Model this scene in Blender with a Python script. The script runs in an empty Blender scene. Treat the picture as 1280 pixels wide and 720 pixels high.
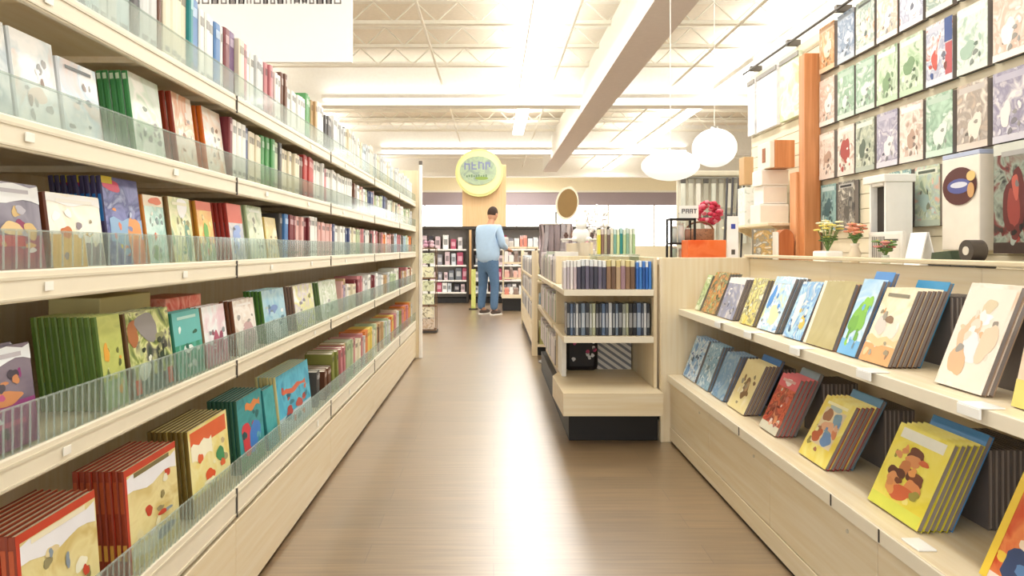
import bpy, bmesh, math, random
from mathutils import Vector, Matrix
PI = math.pi
S = bpy.context.scene
COL = S.collection
F = 860.0            # focal length in pixels of the 1280 px wide frame
VX, VY = 617.0, 310.0
H = 1.10             # eye height
def zat(px, X): return X * F / (px - VX)            # depth of a pixel column on the plane x = X
def pt(px, py, Y): return ((px - VX) * Y / F, Y, H - (py - VY) * Y / F)

# ------------------------------------------------------------------ colour + materials
def lin(c):
    if isinstance(c, str):
        c = c.lstrip('#'); c = [int(c[i:i+2], 16) / 255 for i in (0, 2, 4)]
    return tuple((v / 12.92 if v <= 0.04045 else ((v + 0.055) / 1.055) ** 2.4) for v in c) + (1.0,)
MATS = {}
def new_mat(name):
    m = bpy.data.materials.new(name); m.use_nodes = True
    return m, m.node_tree.nodes, m.node_tree.links, m.node_tree.nodes['Principled BSDF']
def flat(c, rough=0.55, metal=0.0, spec=0.4, var=0.06, scale=18.0):
    """a surface of one colour with a little procedural mottling"""
    key = ('flat', c, rough, metal, var)
    if key in MATS: return MATS[key]
    m, N, K, b = new_mat('plain_' + str(c).strip('#'))
    b.inputs['Roughness'].default_value = rough; b.inputs['Metallic'].default_value = metal
    b.inputs['Specular IOR Level'].default_value = spec
    tc = N.new('ShaderNodeTexCoord'); nz = N.new('ShaderNodeTexNoise'); nz.inputs['Scale'].default_value = scale
    K.new(tc.outputs['Object'], nz.inputs['Vector'])
    mx = N.new('ShaderNodeMix'); mx.data_type = 'RGBA'
    a = lin(c); mx.inputs[6].default_value = tuple(v * (1 - var) for v in a[:3]) + (1,)
    mx.inputs[7].default_value = tuple(min(1, v * (1 + var)) for v in a[:3]) + (1,)
    K.new(nz.outputs['Fac'], mx.inputs[0]); K.new(mx.outputs[2], b.inputs['Base Color'])
    MATS[key] = m; return m
def maple(c1='#ecdfc4', c2='#e2cfa8', axis='Y', rough=0.42):
    key = ('maple', c1, c2, axis)
    if key in MATS: return MATS[key]
    m, N, K, b = new_mat('maple_laminate_' + axis)
    b.inputs['Roughness'].default_value = rough
    tc = N.new('ShaderNodeTexCoord'); mp = N.new('ShaderNodeMapping'); nz = N.new('ShaderNodeTexNoise')
    sc = [26, 26, 26]; sc['XYZ'.index(axis)] = 1.2
    mp.inputs['Scale'].default_value = sc; nz.inputs['Scale'].default_value = 1.6; nz.inputs['Detail'].default_value = 5
    K.new(tc.outputs['Object'], mp.inputs['Vector']); K.new(mp.outputs[0], nz.inputs['Vector'])
    r = N.new('ShaderNodeValToRGB'); r.color_ramp.elements[0].position = .3; r.color_ramp.elements[1].position = .7
    r.color_ramp.elements[0].color = lin(c2); r.color_ramp.elements[1].color = lin(c1)
    K.new(nz.outputs['Fac'], r.inputs['Fac']); K.new(r.outputs['Color'], b.inputs['Base Color'])
    MATS[key] = m; return m
PAL = {}
def art(cols, scale=9.0, seed=0.0, rough=0.35, stretch=(1, 1, 1)):
    """printed picture: irregular coloured areas"""
    key = ('art', tuple(cols), scale, seed)
    if key in MATS: return MATS[key]
    m, N, K, b = new_mat('printed_cover')
    b.inputs['Roughness'].default_value = rough
    tc = N.new('ShaderNodeTexCoord'); mp = N.new('ShaderNodeMapping'); nz = N.new('ShaderNodeTexNoise')
    mp.inputs['Location'].default_value = (seed * 3.7, seed * 1.3, seed * 2.1); mp.inputs['Scale'].default_value = stretch
    nz.inputs['Scale'].default_value = scale; nz.inputs['Detail'].default_value = 3.5; nz.inputs['Distortion'].default_value = 1.1
    K.new(tc.outputs['Object'], mp.inputs['Vector']); K.new(mp.outputs[0], nz.inputs['Vector'])
    r = N.new('ShaderNodeValToRGB'); e = r.color_ramp.elements
    n = len(cols)
    while len(e) < n: e.new(0.5)
    for i, c in enumerate(cols):
        e[i].position = 0.33 + 0.34 * i / max(1, n - 1); e[i].color = lin(c)
    K.new(nz.outputs['Fac'], r.inputs['Fac']); K.new(r.outputs['Color'], b.inputs['Base Color'])
    MATS[key] = m; PAL[m.name] = list(cols); return m
def glow(c, strength):
    key = ('glow', c, strength)
    if key in MATS: return MATS[key]
    m, N, K, b = new_mat('lit_' + str(c).strip('#'))
    b.inputs['Base Color'].default_value = lin(c); b.inputs['Emission Color'].default_value = lin(c)
    b.inputs['Emission Strength'].default_value = strength
    MATS[key] = m; return m
def clear_plastic(tint='#dfeeea', refl=0.5, milk=0.0):
    key = ('clear', tint, milk)
    if key in MATS: return MATS[key]
    m, N, K, b = new_mat('clear_acrylic'); N.remove(b)
    out = N['Material Output']; tr = N.new('ShaderNodeBsdfTransparent'); tr.inputs['Color'].default_value = lin(tint)
    gl = N.new('ShaderNodeBsdfGlossy'); gl.inputs['Roughness'].default_value = 0.12
    fr = N.new('ShaderNodeFresnel'); fr.inputs['IOR'].default_value = 1.38
    mul = N.new('ShaderNodeMath'); mul.operation = 'MULTIPLY'; mul.inputs[1].default_value = refl
    K.new(fr.outputs[0], mul.inputs[0])
    mx = N.new('ShaderNodeMixShader'); K.new(mul.outputs[0], mx.inputs[0]); K.new(tr.outputs[0], mx.inputs[1]); K.new(gl.outputs[0], mx.inputs[2])
    last = mx
    if milk > 0:
        df = N.new('ShaderNodeBsdfDiffuse'); df.inputs['Color'].default_value = lin('#e4efea')
        m2 = N.new('ShaderNodeMixShader'); m2.inputs[0].default_value = milk
        K.new(mx.outputs[0], m2.inputs[1]); K.new(df.outputs[0], m2.inputs[2]); last = m2
    K.new(last.outputs[0], out.inputs['Surface']); MATS[key] = m; return m
def floor_material():
    m, N, K, b = new_mat('brown_vinyl_planks')
    tc = N.new('ShaderNodeTexCoord'); mp = N.new('ShaderNodeMapping'); br = N.new('ShaderNodeTexBrick')
    K.new(tc.outputs['Object'], mp.inputs['Vector']); K.new(mp.outputs[0], br.inputs['Vector'])
    br.inputs['Scale'].default_value = 1.0; br.inputs['Brick Width'].default_value = 1.22; br.inputs['Row Height'].default_value = 0.15
    br.inputs['Mortar Size'].default_value = 0.0012; br.offset = .37
    br.inputs['Color1'].default_value = lin('#8c7350'); br.inputs['Color2'].default_value = lin('#7c6646'); br.inputs['Mortar'].default_value = lin('#5d4a38')
    mp2 = N.new('ShaderNodeMapping'); mp2.inputs['Scale'].default_value = (2.2, 48, 1)
    K.new(tc.outputs['Object'], mp2.inputs['Vector'])
    nz = N.new('ShaderNodeTexNoise'); nz.inputs['Scale'].default_value = 1.3; nz.inputs['Detail'].default_value = 6
    K.new(mp2.outputs[0], nz.inputs['Vector'])
    r = N.new('ShaderNodeValToRGB'); r.color_ramp.elements[0].position = .32; r.color_ramp.elements[1].position = .7
    r.color_ramp.elements[0].color = (.68, .66, .64, 1); r.color_ramp.elements[1].color = (1.15, 1.13, 1.1, 1)
    K.new(nz.outputs['Fac'], r.inputs['Fac'])
    mx = N.new('ShaderNodeMix'); mx.data_type = 'RGBA'; mx.blend_type = 'MULTIPLY'; mx.inputs[0].default_value = 1
    K.new(br.outputs['Color'], mx.inputs[6]); K.new(r.outputs['Color'], mx.inputs[7]); K.new(mx.outputs[2], b.inputs['Base Color'])
    b.inputs['Roughness'].default_value = 0.34; b.inputs['Specular IOR Level'].default_value = 0.9
    b.inputs['Coat Weight'].default_value = 1.0; b.inputs['Coat Roughness'].default_value = .37; b.inputs['Coat IOR'].default_value = 1.8
    bp = N.new('ShaderNodeBump'); bp.inputs['Strength'].default_value = .12; bp.inputs['Distance'].default_value = .002
    K.new(nz.outputs['Fac'], bp.inputs['Height']); K.new(bp.outputs[0], b.inputs['Normal'])
    return m

# ------------------------------------------------------------------ mesh building
class MB:
    def __init__(s): s.v = []; s.f = []; s.m = []; s.mats = []; s.smooth = []
    def mi(s, m):
        if m not in s.mats: s.mats.append(m)
        return s.mats.index(m)
    def add(s, vs, fs, m, smooth=False, M=None):
        k = len(s.v); i = s.mi(m)
        s.v += [tuple(M @ Vector(v)) if M is not None else tuple(v) for v in vs]
        for f in fs: s.f.append(tuple(k + a for a in f)); s.m.append(i); s.smooth.append(smooth)
        return s
    def box(s, x0, x1, y0, y1, z0, z1, m, M=None):
        vs = [(x, y, z) for x in (x0, x1) for y in (y0, y1) for z in (z0, z1)]
        return s.add(vs, [(0,1,3,2),(4,6,7,5),(0,4,5,1),(2,3,7,6),(0,2,6,4),(1,5,7,3)], m, M=M)
    def bbox(s, x0, x1, y0, y1, z0, z1, m, r=.004, M=None, seg=2):
        bm = bmesh.new(); bmesh.ops.create_cube(bm, size=1)
        for v in bm.verts:
            v.co = Vector(((x0 + x1) / 2 + v.co.x * (x1 - x0), (y0 + y1) / 2 + v.co.y * (y1 - y0), (z0 + z1) / 2 + v.co.z * (z1 - z0)))
        bmesh.ops.bevel(bm, geom=bm.edges[:], offset=r, segments=seg, affect='EDGES', profile=.5)
        bm.verts.index_update()
        s.add([v.co for v in bm.verts], [[v.index for v in f.verts] for f in bm.faces], m, M=M); bm.free(); return s
    def tube(s, p, q, r0, m, r1=None, n=12, caps=True):
        p, q = Vector(p), Vector(q); r1 = r0 if r1 is None else r1
        d = (q - p).normalized(); a = d.orthogonal().normalized(); b = d.cross(a)
        vs = [p + (a * math.cos(t) + b * math.sin(t)) * r0 for t in (2 * PI * k / n for k in range(n))]
        vs += [q + (a * math.cos(t) + b * math.sin(t)) * r1 for t in (2 * PI * k / n for k in range(n))]
        s.add(vs, [(k, (k + 1) % n, n + (k + 1) % n, n + k) for k in range(n)], m, True)
        if caps: s.add(vs, [tuple(range(n - 1, -1, -1)), tuple(range(n, 2 * n))], m)
        return s
    def lathe(s, prof, m, c=(0, 0, 0), n=24, sx=1, sy=1, M=None):
        k = len(prof)
        vs = [(c[0] + r * sx * math.cos(2*PI*j/n), c[1] + r * sy * math.sin(2*PI*j/n), c[2] + z) for j in range(n) for r, z in prof]
        fs = [(j*k+i, ((j+1) % n)*k+i, ((j+1) % n)*k+i+1, j*k+i+1) for j in range(n) for i in range(k-1)]
        return s.add(vs, fs, m, True, M)
    def ell(s, c, r, m, n=16, k=10, M=None):
        prof = [(math.sin(PI*i/k), -math.cos(PI*i/k)) for i in range(k+1)]
        vs = [(c[0] + r[0]*a*math.cos(2*PI*j/n), c[1] + r[1]*a*math.sin(2*PI*j/n), c[2] + r[2]*z) for j in range(n) for a, z in prof]
        q = k + 1
        return s.add(vs, [(j*q+i, ((j+1) % n)*q+i, ((j+1) % n)*q+i+1, j*q+i+1) for j in range(n) for i in range(k)], m, True, M)
    def poly(s, pts, m, M=None): return s.add(pts, [tuple(range(len(pts)))], m, M=M)
    def prism(s, pts, d, m, M=None):
        """pts: closed outline; d: extrusion vector"""
        n = len(pts); d = Vector(d); vs = [Vector(p) for p in pts] + [Vector(p) + d for p in pts]
        return s.add(vs, [tuple(range(n-1, -1, -1)), tuple(range(n, 2*n))] + [(i, (i+1) % n, n+(i+1) % n, n+i) for i in range(n)], m, M=M)
    def mesh(s, name):
        me = bpy.data.meshes.new(name); me.from_pydata(s.v, [], s.f)
        for m in s.mats: me.materials.append(m)
        me.polygons.foreach_set('material_index', s.m); me.polygons.foreach_set('use_smooth', s.smooth)
        me.update(); return me
    def build(s, name, parent=None, loc=None):
        return link(name, s.mesh(name), parent, loc)
def link(name, me, parent=None, loc=None):
    o = bpy.data.objects.new(name, me); COL.objects.link(o)
    if parent is not None: o.parent = parent
    if loc is not None: o.location = loc
    return o
def fix_normals(me):
    bm = bmesh.new(); bm.from_mesh(me); bmesh.ops.recalc_face_normals(bm, faces=bm.faces[:]); bm.to_mesh(me); bm.free()
SEEN = {}
def tag(o, label, cat, group=None, kind=None):
    if label:
        w = len(label.split())
        if w < 4 or w > 16: open('/tmp/lab.txt', 'a').write(label + '\n') if 0 else print('LABELLEN', w, label)
        if label in SEEN and not (group and SEEN[label] == group): print('DUPLABEL', label)
        SEEN[label] = group
        o['label'] = label
    if cat: o['category'] = cat
    if group: o['group'] = group
    if kind: o['kind'] = kind
    return o
def empty(name, loc=(0, 0, 0), rz=0):
    o = bpy.data.objects.new(name, None); COL.objects.link(o); o.location = loc; o.rotation_euler = (0, 0, rz); o.empty_display_size = .05
    return o
def structure(o): o['kind'] = 'structure'; return o

WHITE = flat('#f4f2ec', .5); CREAM = flat('#efe6cf', .6); LIP = flat('#ebe2cd', .4, var=.03)
WOOD_Y = maple(axis='Y'); WOOD_X = maple(axis='X'); WOOD_Z = maple(axis='Z')
BLACK = flat('#1d1b1a', .5); DARK = flat('#3b352f', .6); STEEL = flat('#b9bcbc', .3, 1.0)
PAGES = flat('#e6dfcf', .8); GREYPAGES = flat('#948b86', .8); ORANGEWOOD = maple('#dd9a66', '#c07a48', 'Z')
random.seed(7)

# ------------------------------------------------------------------ camera
cam = bpy.data.cameras.new('camera'); co = bpy.data.objects.new('camera', cam); COL.objects.link(co); S.camera = co
cam.sensor_width = 36; cam.lens = F / 1280 * 36; cam.clip_start = .05; cam.clip_end = 200
co.location = (0, 0, H); co.rotation_euler = (PI / 2, 0, 0)
cam.shift_x = (640 - VX) / 1280; cam.shift_y = -(360 - VY) / 1280

# ------------------------------------------------------------------ the room
CZ = 4.62; BACK = 30.0; WL = -9.0; WR = 11.0
structure(MB().box(WL, WR, -2, BACK, -.1, 0, floor_material()).build('floor'))
structure(MB().box(WL, WR, -2, BACK, CZ, CZ + .1, flat('#f8f1e2', .7)).build('ceiling'))
mb = MB(); wallm = flat('#f6ecce', .7)
mb.box(WL, WR, BACK, BACK + .2, 2.98, CZ, wallm); mb.box(WL, WR, BACK, BACK + .2, 0, 1.2, wallm)
structure(mb.build('wall_back'))
structure(MB().box(WL - .2, WL, -2, BACK, 0, CZ, flat('#f3eee0', .7)).build('wall_left'))
structure(MB().box(WR, WR + .2, -2, BACK, 0, CZ, flat('#f3eee0', .7)).build('wall_right'))
structure(MB().box(WL, WR, BACK - .06, BACK, 2.96, 3.52, flat('#a3969c', .6)).build('trim_1'))      # grey-mauve band
structure(MB().box(WL, WR, BACK - .10, BACK, 3.52, 3.60, flat('#f4f0e2', .5)).build('trim_2'))
# long glowing panel with white bars under the band, added for floor glare
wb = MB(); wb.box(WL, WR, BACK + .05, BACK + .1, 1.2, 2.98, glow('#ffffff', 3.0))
structure(wb.build('glow_band_1'))
wf = MB()
for x in [WL + 2.0 * k for k in range(11)]: wf.box(x - .03, x + .03, BACK - .02, BACK + .05, 1.2, 2.96, WHITE)
structure(wf.build('trim_3'))
# cross beams
for i, y in enumerate((13.0, 19.7, 26.0)):
    structure(MB().box(WL, WR, y, y + .35, 3.80, CZ, flat('#fbfaf4', .6)).build('ceiling_beam' if i == 0 else 'ceiling_beam.%03d' % i))
# big lengthwise duct beam, white flanks, shade put into the brown underside colour
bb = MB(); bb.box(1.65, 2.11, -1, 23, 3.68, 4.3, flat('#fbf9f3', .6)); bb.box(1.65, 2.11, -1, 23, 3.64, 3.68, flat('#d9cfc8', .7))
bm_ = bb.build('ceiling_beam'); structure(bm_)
# open joists
jm = flat('#fdf9ee', .6)
for i, y in enumerate([5.2 + 1.12 * k for k in range(7)] + [14.6, 15.9, 17.2, 18.5, 21.2, 22.6, 24.0]):
    m = MB(); m.box(WL, WR, y - .05, y + .05, 4.24, 4.29, jm); m.box(WL, WR, y - .05, y + .05, 4.55, 4.60, jm)
    x = -5.0
    while x < 7:
        m.tube((x, y, 4.28), (x + .3, y, 4.56), .012, jm, n=6, caps=False); m.tube((x + .3, y, 4.56), (x + .6, y, 4.28), .012, jm, n=6, caps=False); x += .6
    structure(m.build('ceiling_joist'))
# pipes along the ceiling
for x, z in ((-.95, 4.12), (1.1, 4.18), (3.3, 4.1)):
    tag(MB().tube((x, 3, z), (x, 29, z), .02, jm).build('pipe'), {-.95: 'white ceiling pipe between the hanging sign and the long strip light', 1.1: 'white ceiling pipe between the strip light and the brown beam', 3.3: 'white ceiling pipe beyond the brown beam above the book wall'}[x], 'pipe')
# ------------------------------------------------------------------ lights
def strip(x0, x1, y0, y1, z, label, power, em=6.0):
    t = empty('strip_light', ((x0 + x1) / 2, (y0 + y1) / 2, z))
    dx, dy = (x1 - x0) / 2, (y1 - y0) / 2
    MB().bbox(-dx, dx, -dy, dy, .02, .10, WHITE, .01).build('light_housing', t)
    MB().bbox(-dx + .02, dx - .02, -dy + .02, dy - .02, -.012, .019, glow('#fffdf6', em), .008).build('diffuser', t)
    tag(t, label, 'light')
    l = bpy.data.lights.new('strip_lamp', 'AREA'); l.shape = 'RECTANGLE'; l.size = 2 * dx; l.size_y = 2 * dy; l.energy = power * .46; l.color = (1, .975, .94)
    lo = bpy.data.objects.new('strip_lamp', l); COL.objects.link(lo); lo.location = ((x0 + x1) / 2, (y0 + y1) / 2, z - .03)
    u = bpy.data.lights.new('ceiling_fill', 'AREA'); u.shape = 'RECTANGLE'; u.size = 2 * dx; u.size_y = 2 * dy; u.energy = power * .26; u.color = (1, .985, .96)  # upward fill lamp, added to brighten the ceiling
    uo = bpy.data.objects.new('ceiling_fill', u); COL.objects.link(uo); uo.location = ((x0 + x1) / 2, (y0 + y1) / 2, z + .12); uo.rotation_euler = (PI, 0, 0)
strip(.47, .77, 2.0, 12.7, 4.0, 'long white fluorescent strip above the aisle, before the first cross beam', 420)
strip(.47, .77, 13.6, 17.6, 4.0, 'short white fluorescent strip between the two cross beams', 160)
strip(4.05, 4.35, 13.6, 19.5, 4.0, 'white fluorescent strip running back beyond the brown beam', 300)
strip(-4.8, -4.5, 1.0, 12.7, 4.0, 'added white fluorescent strip behind the hanging sign', 420)  # this row and the next two are added for overall brightness
strip(4.05, 4.35, 1.0, 12.7, 4.0, 'added white fluorescent strip above the wall of books', 420)
strip(-4.8, -4.5, 13.6, 19.5, 4.0, 'added white fluorescent strip deep in the store past the hanging sign', 300)
strip(-3.2, 5.5, 12.78, 12.90, 3.86, 'thin white strip light across the face of the first cross beam', 60, 5)
strip(-3.2, 5.5, 19.56, 19.68, 3.86, 'thin white strip light across the second cross beam', 60, 5)
strip(-4.8, -4.5, 20.2, 25.7, 4.0, 'added white fluorescent strip beyond the second cross beam, past the bookcase', 420)  # added, like the two fixtures below, to brighten the back area
strip(4.05, 4.35, 20.2, 25.7, 4.0, 'added white fluorescent strip beyond the second cross beam, past the brown beam', 420)
strip(-.5, 2.0, 27.6, 27.9, 4.0, 'added wide white fluorescent fixture close to the glowing back band', 300)
w = bpy.data.worlds.new('world'); S.world = w; w.use_nodes = True
w.node_tree.nodes['Background'].inputs[0].default_value = (1, .985, .96, 1); w.node_tree.nodes['Background'].inputs[1].default_value = 1.9  # added soft fill, enters through the open side behind the camera

# ------------------------------------------------------------------ books
def lighten(c, k):
    r = [int(c[i:i+2], 16) for i in (1, 3, 5)]
    r = [int(v + (255 - v) * k) if k > 0 else int(v * (1 + k)) for v in r]
    return '#%02x%02x%02x' % tuple(r)
def cover_mesh(w, h, t, base, spine, patches=(), cb=.0022, spinebands=(), scatter=14):
    """local frame: front face at x=0 looking +x, thickness to -x, spine at y=0, width to +y"""
    m = MB()
    bm_, sm = (base if not isinstance(base, str) else flat(base, .35)), (spine if not isinstance(spine, str) else flat(spine, .4))
    m.box(-cb, 0, .002, w, 0, h, bm_); m.box(-t, -t + cb, .002, w, 0, h, sm)
    # rounded spine
    m.prism([(0, .002, 0), (0, .0012, 0), (-t * .25, -.0012, 0), (-t * .75, -.0012, 0), (-t, .0012, 0), (-t, .002, 0)], (0, 0, h), sm)
    pr = random.Random(int(w * 1e5) + int(h * 1e5) + len(patches) * 7)
    todo = list(patches)
    pal_ = PAL.get(bm_.name)
    if pal_ and h > .1:
        big = [q for q in todo if q[0] == 'r' and q[3] >= .8]
        rest = [q for q in todo if q not in big]
        sc = []
        ext = [lighten(c_, -.35) for c_ in pal_] + [lighten(c_, .35) for c_ in pal_] + [q[5] for q in patches if isinstance(q[5], str)]
        for k_ in range(scatter):
            sc.append(('e', pr.uniform(.14, .86), pr.uniform(.12, .74), pr.uniform(.025, .085), pr.uniform(.018, .06), pr.choice(ext)))
        todo = big + sc[:scatter // 2] + rest + sc[scatter // 2:]
        if scatter and pr.random() < .4: todo.append(('r', .16, .88, .68, .045, lighten(pal_[0], -.45) if pr.random() < .5 else lighten(pal_[0], .6)))
    for li, pch in enumerate(todo):
        e = .0003 + .00006 * li
        kind, u, v, a, b, c = pch
        cm = c if not isinstance(c, str) else flat(c, .4)
        if kind == 'r': m.poly([(e, (u) * w, v * h), (e, (u + a) * w, v * h), (e, (u + a) * w, (v + b) * h), (e, u * w, (v + b) * h)], cm)
        elif kind == 'e':
            p1_, p2_, g1 = pr.uniform(0, 6), pr.uniform(0, 6), pr.uniform(.05, .22)
            pts = []
            for k in range(20):
                q = 2 * PI * k / 20; rr_ = 1 + g1 * math.sin(2 * q + p1_) + .10 * math.sin(3 * q + p2_) + .06 * math.sin(5 * q + p1_ * 2)
                pts.append((e, min(.985, max(.015, u + a * rr_ * math.cos(q))) * w, min(.985, max(.015, v + b * rr_ * math.sin(q))) * h))
            m.poly(pts, cm)
        elif kind == 'w':   # wavy band
            pts = [(u + a * k / 8, v + b + .025 * math.sin(k * 1.6)) for k in range(9)] + [(u + a * k / 8, v + .03 * math.sin(k * 1.1 + 1)) for k in range(8, -1, -1)]
            m.poly([(e, p * w, min(.995, q * 1.0) * h) for p, q in pts], cm)
    for z0, z1, c in spinebands:
        m.box(-t * .8, -t * .2, -.0019, -.0011, z0 * h, z1 * h, flat(c, .4))
    return m.mesh('book_cover')
def page_mesh(w, h, t, mat, cb=.0022):
    m = MB(); m.box(-t + cb, -cb, .003, w - .003, .003, h - .003, mat); return m.mesh('page_block')
def place_book(name, cm, pm, M, label, group, cat='book'):
    o = link(name, cm); o.matrix_world = M; tag(o, label, cat, group)
    if pm is not None:
        p = link('page_block', pm, o)
    return o
def stack(name, side, X, Zn, w, h, t, n, z0, base, spine, short, where, patches=(), lean=8, pages=None, upright=0, bands=(), hv=0, cat='book', gap=.0012, peek=None, scatter=14):
    cbb = .0013 if side < 0 else .0009
    """face-out stack. side -1: left bookcase (covers look +x), +1: right counter (covers look -x). Zn: near edge of the cover."""
    cm = cover_mesh(w, h, t, base, spine, patches, spinebands=bands, cb=cbb, scatter=scatter); pm = page_mesh(w, h, t, pages or PAGES, cbb)
    th = math.radians(lean); step = t / math.cos(th) + gap; g = 'copies of the ' + short + ', ' + where
    cu = cover_mesh(w * .93, h * .86, t, '#6f6662', '#655c58', cb=.003); pu = page_mesh(w * .93, h * .86, t, flat('#a39a92', .8), .003)
    if peek: cp = cover_mesh(w * .97, h * 1.1, t, peek[0], peek[0], (), cb=cbb); pp = page_mesh(w * .97, h * 1.1, t, GREYPAGES, cbb)
    for i in range(n + upright):
        a = th if i < n else 0
        zl = z0 + (t * math.sin(a)) + .0006
        off = i * step if i < n else n * step + (h * math.sin(th) if n else 0) + (i - n) * (t + gap)
        jit = random.uniform(-.0025, .0025) if i else 0
        if side < 0: M = Matrix.Translation((X - off, Zn + jit, zl)) @ Matrix.Rotation(-a, 4, 'Y')
        else: M = Matrix.Translation((X + off, Zn + w + jit, zl)) @ Matrix.Rotation(PI, 4, 'Z') @ Matrix.Rotation(-a, 4, 'Y')
        if i >= n: place_book('upright_book', cu, pu, M, 'dark grey thin book upright behind the %s' % short, 'dark books behind the ' + short, cat); continue
        if peek and i == n - 1: place_book(name, cp, pp, M, 'plain %s book rising behind the %s' % (peek[1], short), None, cat); continue
        if i == 0: place_book(name, cm, pm, M, '%s fronting its stack, %s' % (short, where), g, cat)
        else: place_book(name, cm, pm, M, 'copy behind the %s, %s' % (short, where), g, cat)
PXL = .80
def lz(px): return PXL * F / (VX - px)
SH = dict(top=1.557, A=1.31, B=1.06, C=.76, D=.374)
WHERE = dict(top='top shelf', A='second shelf', B='middle shelf', C='fourth shelf', D='bottom shelf')
def lstack(shelf, p0, p1, h, n, base, spine, short, patches=(), t=.012, lean=7, dx=0, **k):
    z0 = lz(p0); z1 = lz(p1)
    stack('picture_book', -1, -PXL - dx, z0, z1 - z0 - .004, h, t, n, SH[shelf], base, spine, short, WHERE[shelf], patches, lean=lean, **k)

A_ = art
# --- second shelf down (A)
lstack('A', -16, 20, .165, 3, A_(['#cfdbe0','#f3f6f6','#9fb3be'], 9, 1), '#7d94a6', 'grey blue spined white book by the frame edge', t=.012)
lstack('A', 24, 79, .165, 3, A_(['#f7f8f8','#ffffff','#dfe9ee','#e9c9b8'], 7, 2), '#dfe6e8', 'large white pastel picture book', [('e',.5,.35,.2,.1,'#f0d8cc')])
lstack('A', 83, 131, .150, 3, A_(['#dfeaf2','#fdfdfd','#c9dcea','#e8d3cc'], 8, 3), '#e9eef2', 'white and sky blue picture book')
lstack('A', 171, 209, .188, 5, A_(['#e8f0ea','#d3e4d3','#f6f6f0','#bcd3bb'], 9, 4), '#3f8a4c', 'pale green picture book with green spine', bands=[(.9,.97,'#cfe3c6')], t=.013)
lstack('A', 224, 249, .190, 3, A_(['#f5d7c2','#fbf1e6','#eeb08a','#f6e6d8'], 12, 5), '#9b3a22', 'pale orange picture book with dark red spine', t=.015)
lstack('A', 261, 284, .190, 3, A_(['#f9e2cf','#fdf6ee','#f2bb90'], 12, 6), '#e0701f', 'peach picture book with bright orange spine', t=.015)
# --- eye level shelf (B)
lstack('B', -30, 60, .150, 3, A_(['#5a5168','#8f8a9a','#40394c'], 7, 7), '#5a3345', 'purple grey book with magenta lower half', [('r',0,.0,1,.4,'#8d2c58'),('r',.0,.27,.72,.12,'#c22f48'),('w',0,.78,1,.2,'#eef0f3'),('e',.55,.47,.14,.09,'#e2c48e'),('e',.82,.45,.1,.09,'#d8b777')], t=.016)
lstack('B', 67, 134, .142, 3, A_(['#f6efdd','#fdf9ef','#efdcae'], 8, 8), '#6e3b22', 'cream and gold book with dark brown spine', [('r',0,0,.62,.45,'#e8bb62'),('r',.64,.02,.34,.32,'#8c8088'),('e',.3,.48,.1,.08,'#c9702e'),('w',0,.86,1,.12,'#ffffff')], t=.014)
lstack('B', 139, 184, .192, 9, A_(['#5a5fa0','#7d83bc','#3f4688','#aab4d8'], 14, 9), '#413a60', 'purple blue book with orange fox shape', [('e',.25,.9,.22,.07,'#d84a6a'),('r',0,.92,.28,.08,'#e9d34c'),('w',.1,.25,.9,.28,'#8fb3d6'),('e',.75,.3,.2,.28,'#e99a55'),('r',.62,0,.38,.3,'#e07f58')], t=.011, bands=[(.5,.8,'#2f79c2')])
lstack('B', 188, 213, .165, 3, A_(['#bfe0de','#d6efe6','#9ccac0','#e7e7d5'], 13, 10), '#d98a3a', 'aqua picture book with cream top', [('r',0,.84,1,.16,'#f0e3cc'),('e',.6,.92,.3,.06,'#e2774f'),('e',.4,.15,.25,.1,'#84a878')])
lstack('B', 219, 246, .170, 3, A_(['#e4dc96','#cdd6a0','#f3efc9','#8fae88'], 13, 11), '#8f6f43', 'yellow green book with white cloud', [('e',.6,.85,.28,.13,'#fbfbfb'),('e',.75,.3,.15,.28,'#6f9a86')])
lstack('B', 253, 272, .170, 2, A_(['#f2cf6b','#f0a95c','#e9d98a'], 13, 12), '#c98a2c', 'golden yellow book with green leaf', [('e',.5,.45,.14,.22,'#6fae4c'),('r',0,.85,1,.15,'#dc6940'),('r',0,0,1,.3,'#9db48c')])
lstack('B', 291, 309, .178, 6, A_(['#b9bcc6','#d7d3d2','#9aa2b4'], 13, 13), '#a9342a', 'grey and coral book with scarlet spine', [('r',0,.66,1,.34,'#e56a52'),('e',.5,.42,.3,.2,'#8fa6d8')], t=.013)
lstack('B', 315, 334, .182, 3, A_(['#cbd8b8','#e6ead2','#9fb88a'], 13, 14), '#b6c79a', 'tall pale sage picture book')
lstack('B', 336, 350, .150, 2, A_(['#efe2ac','#dfc986','#f5efd2'], 13, 15), '#d2b45e', 'short butter yellow picture book')
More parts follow.
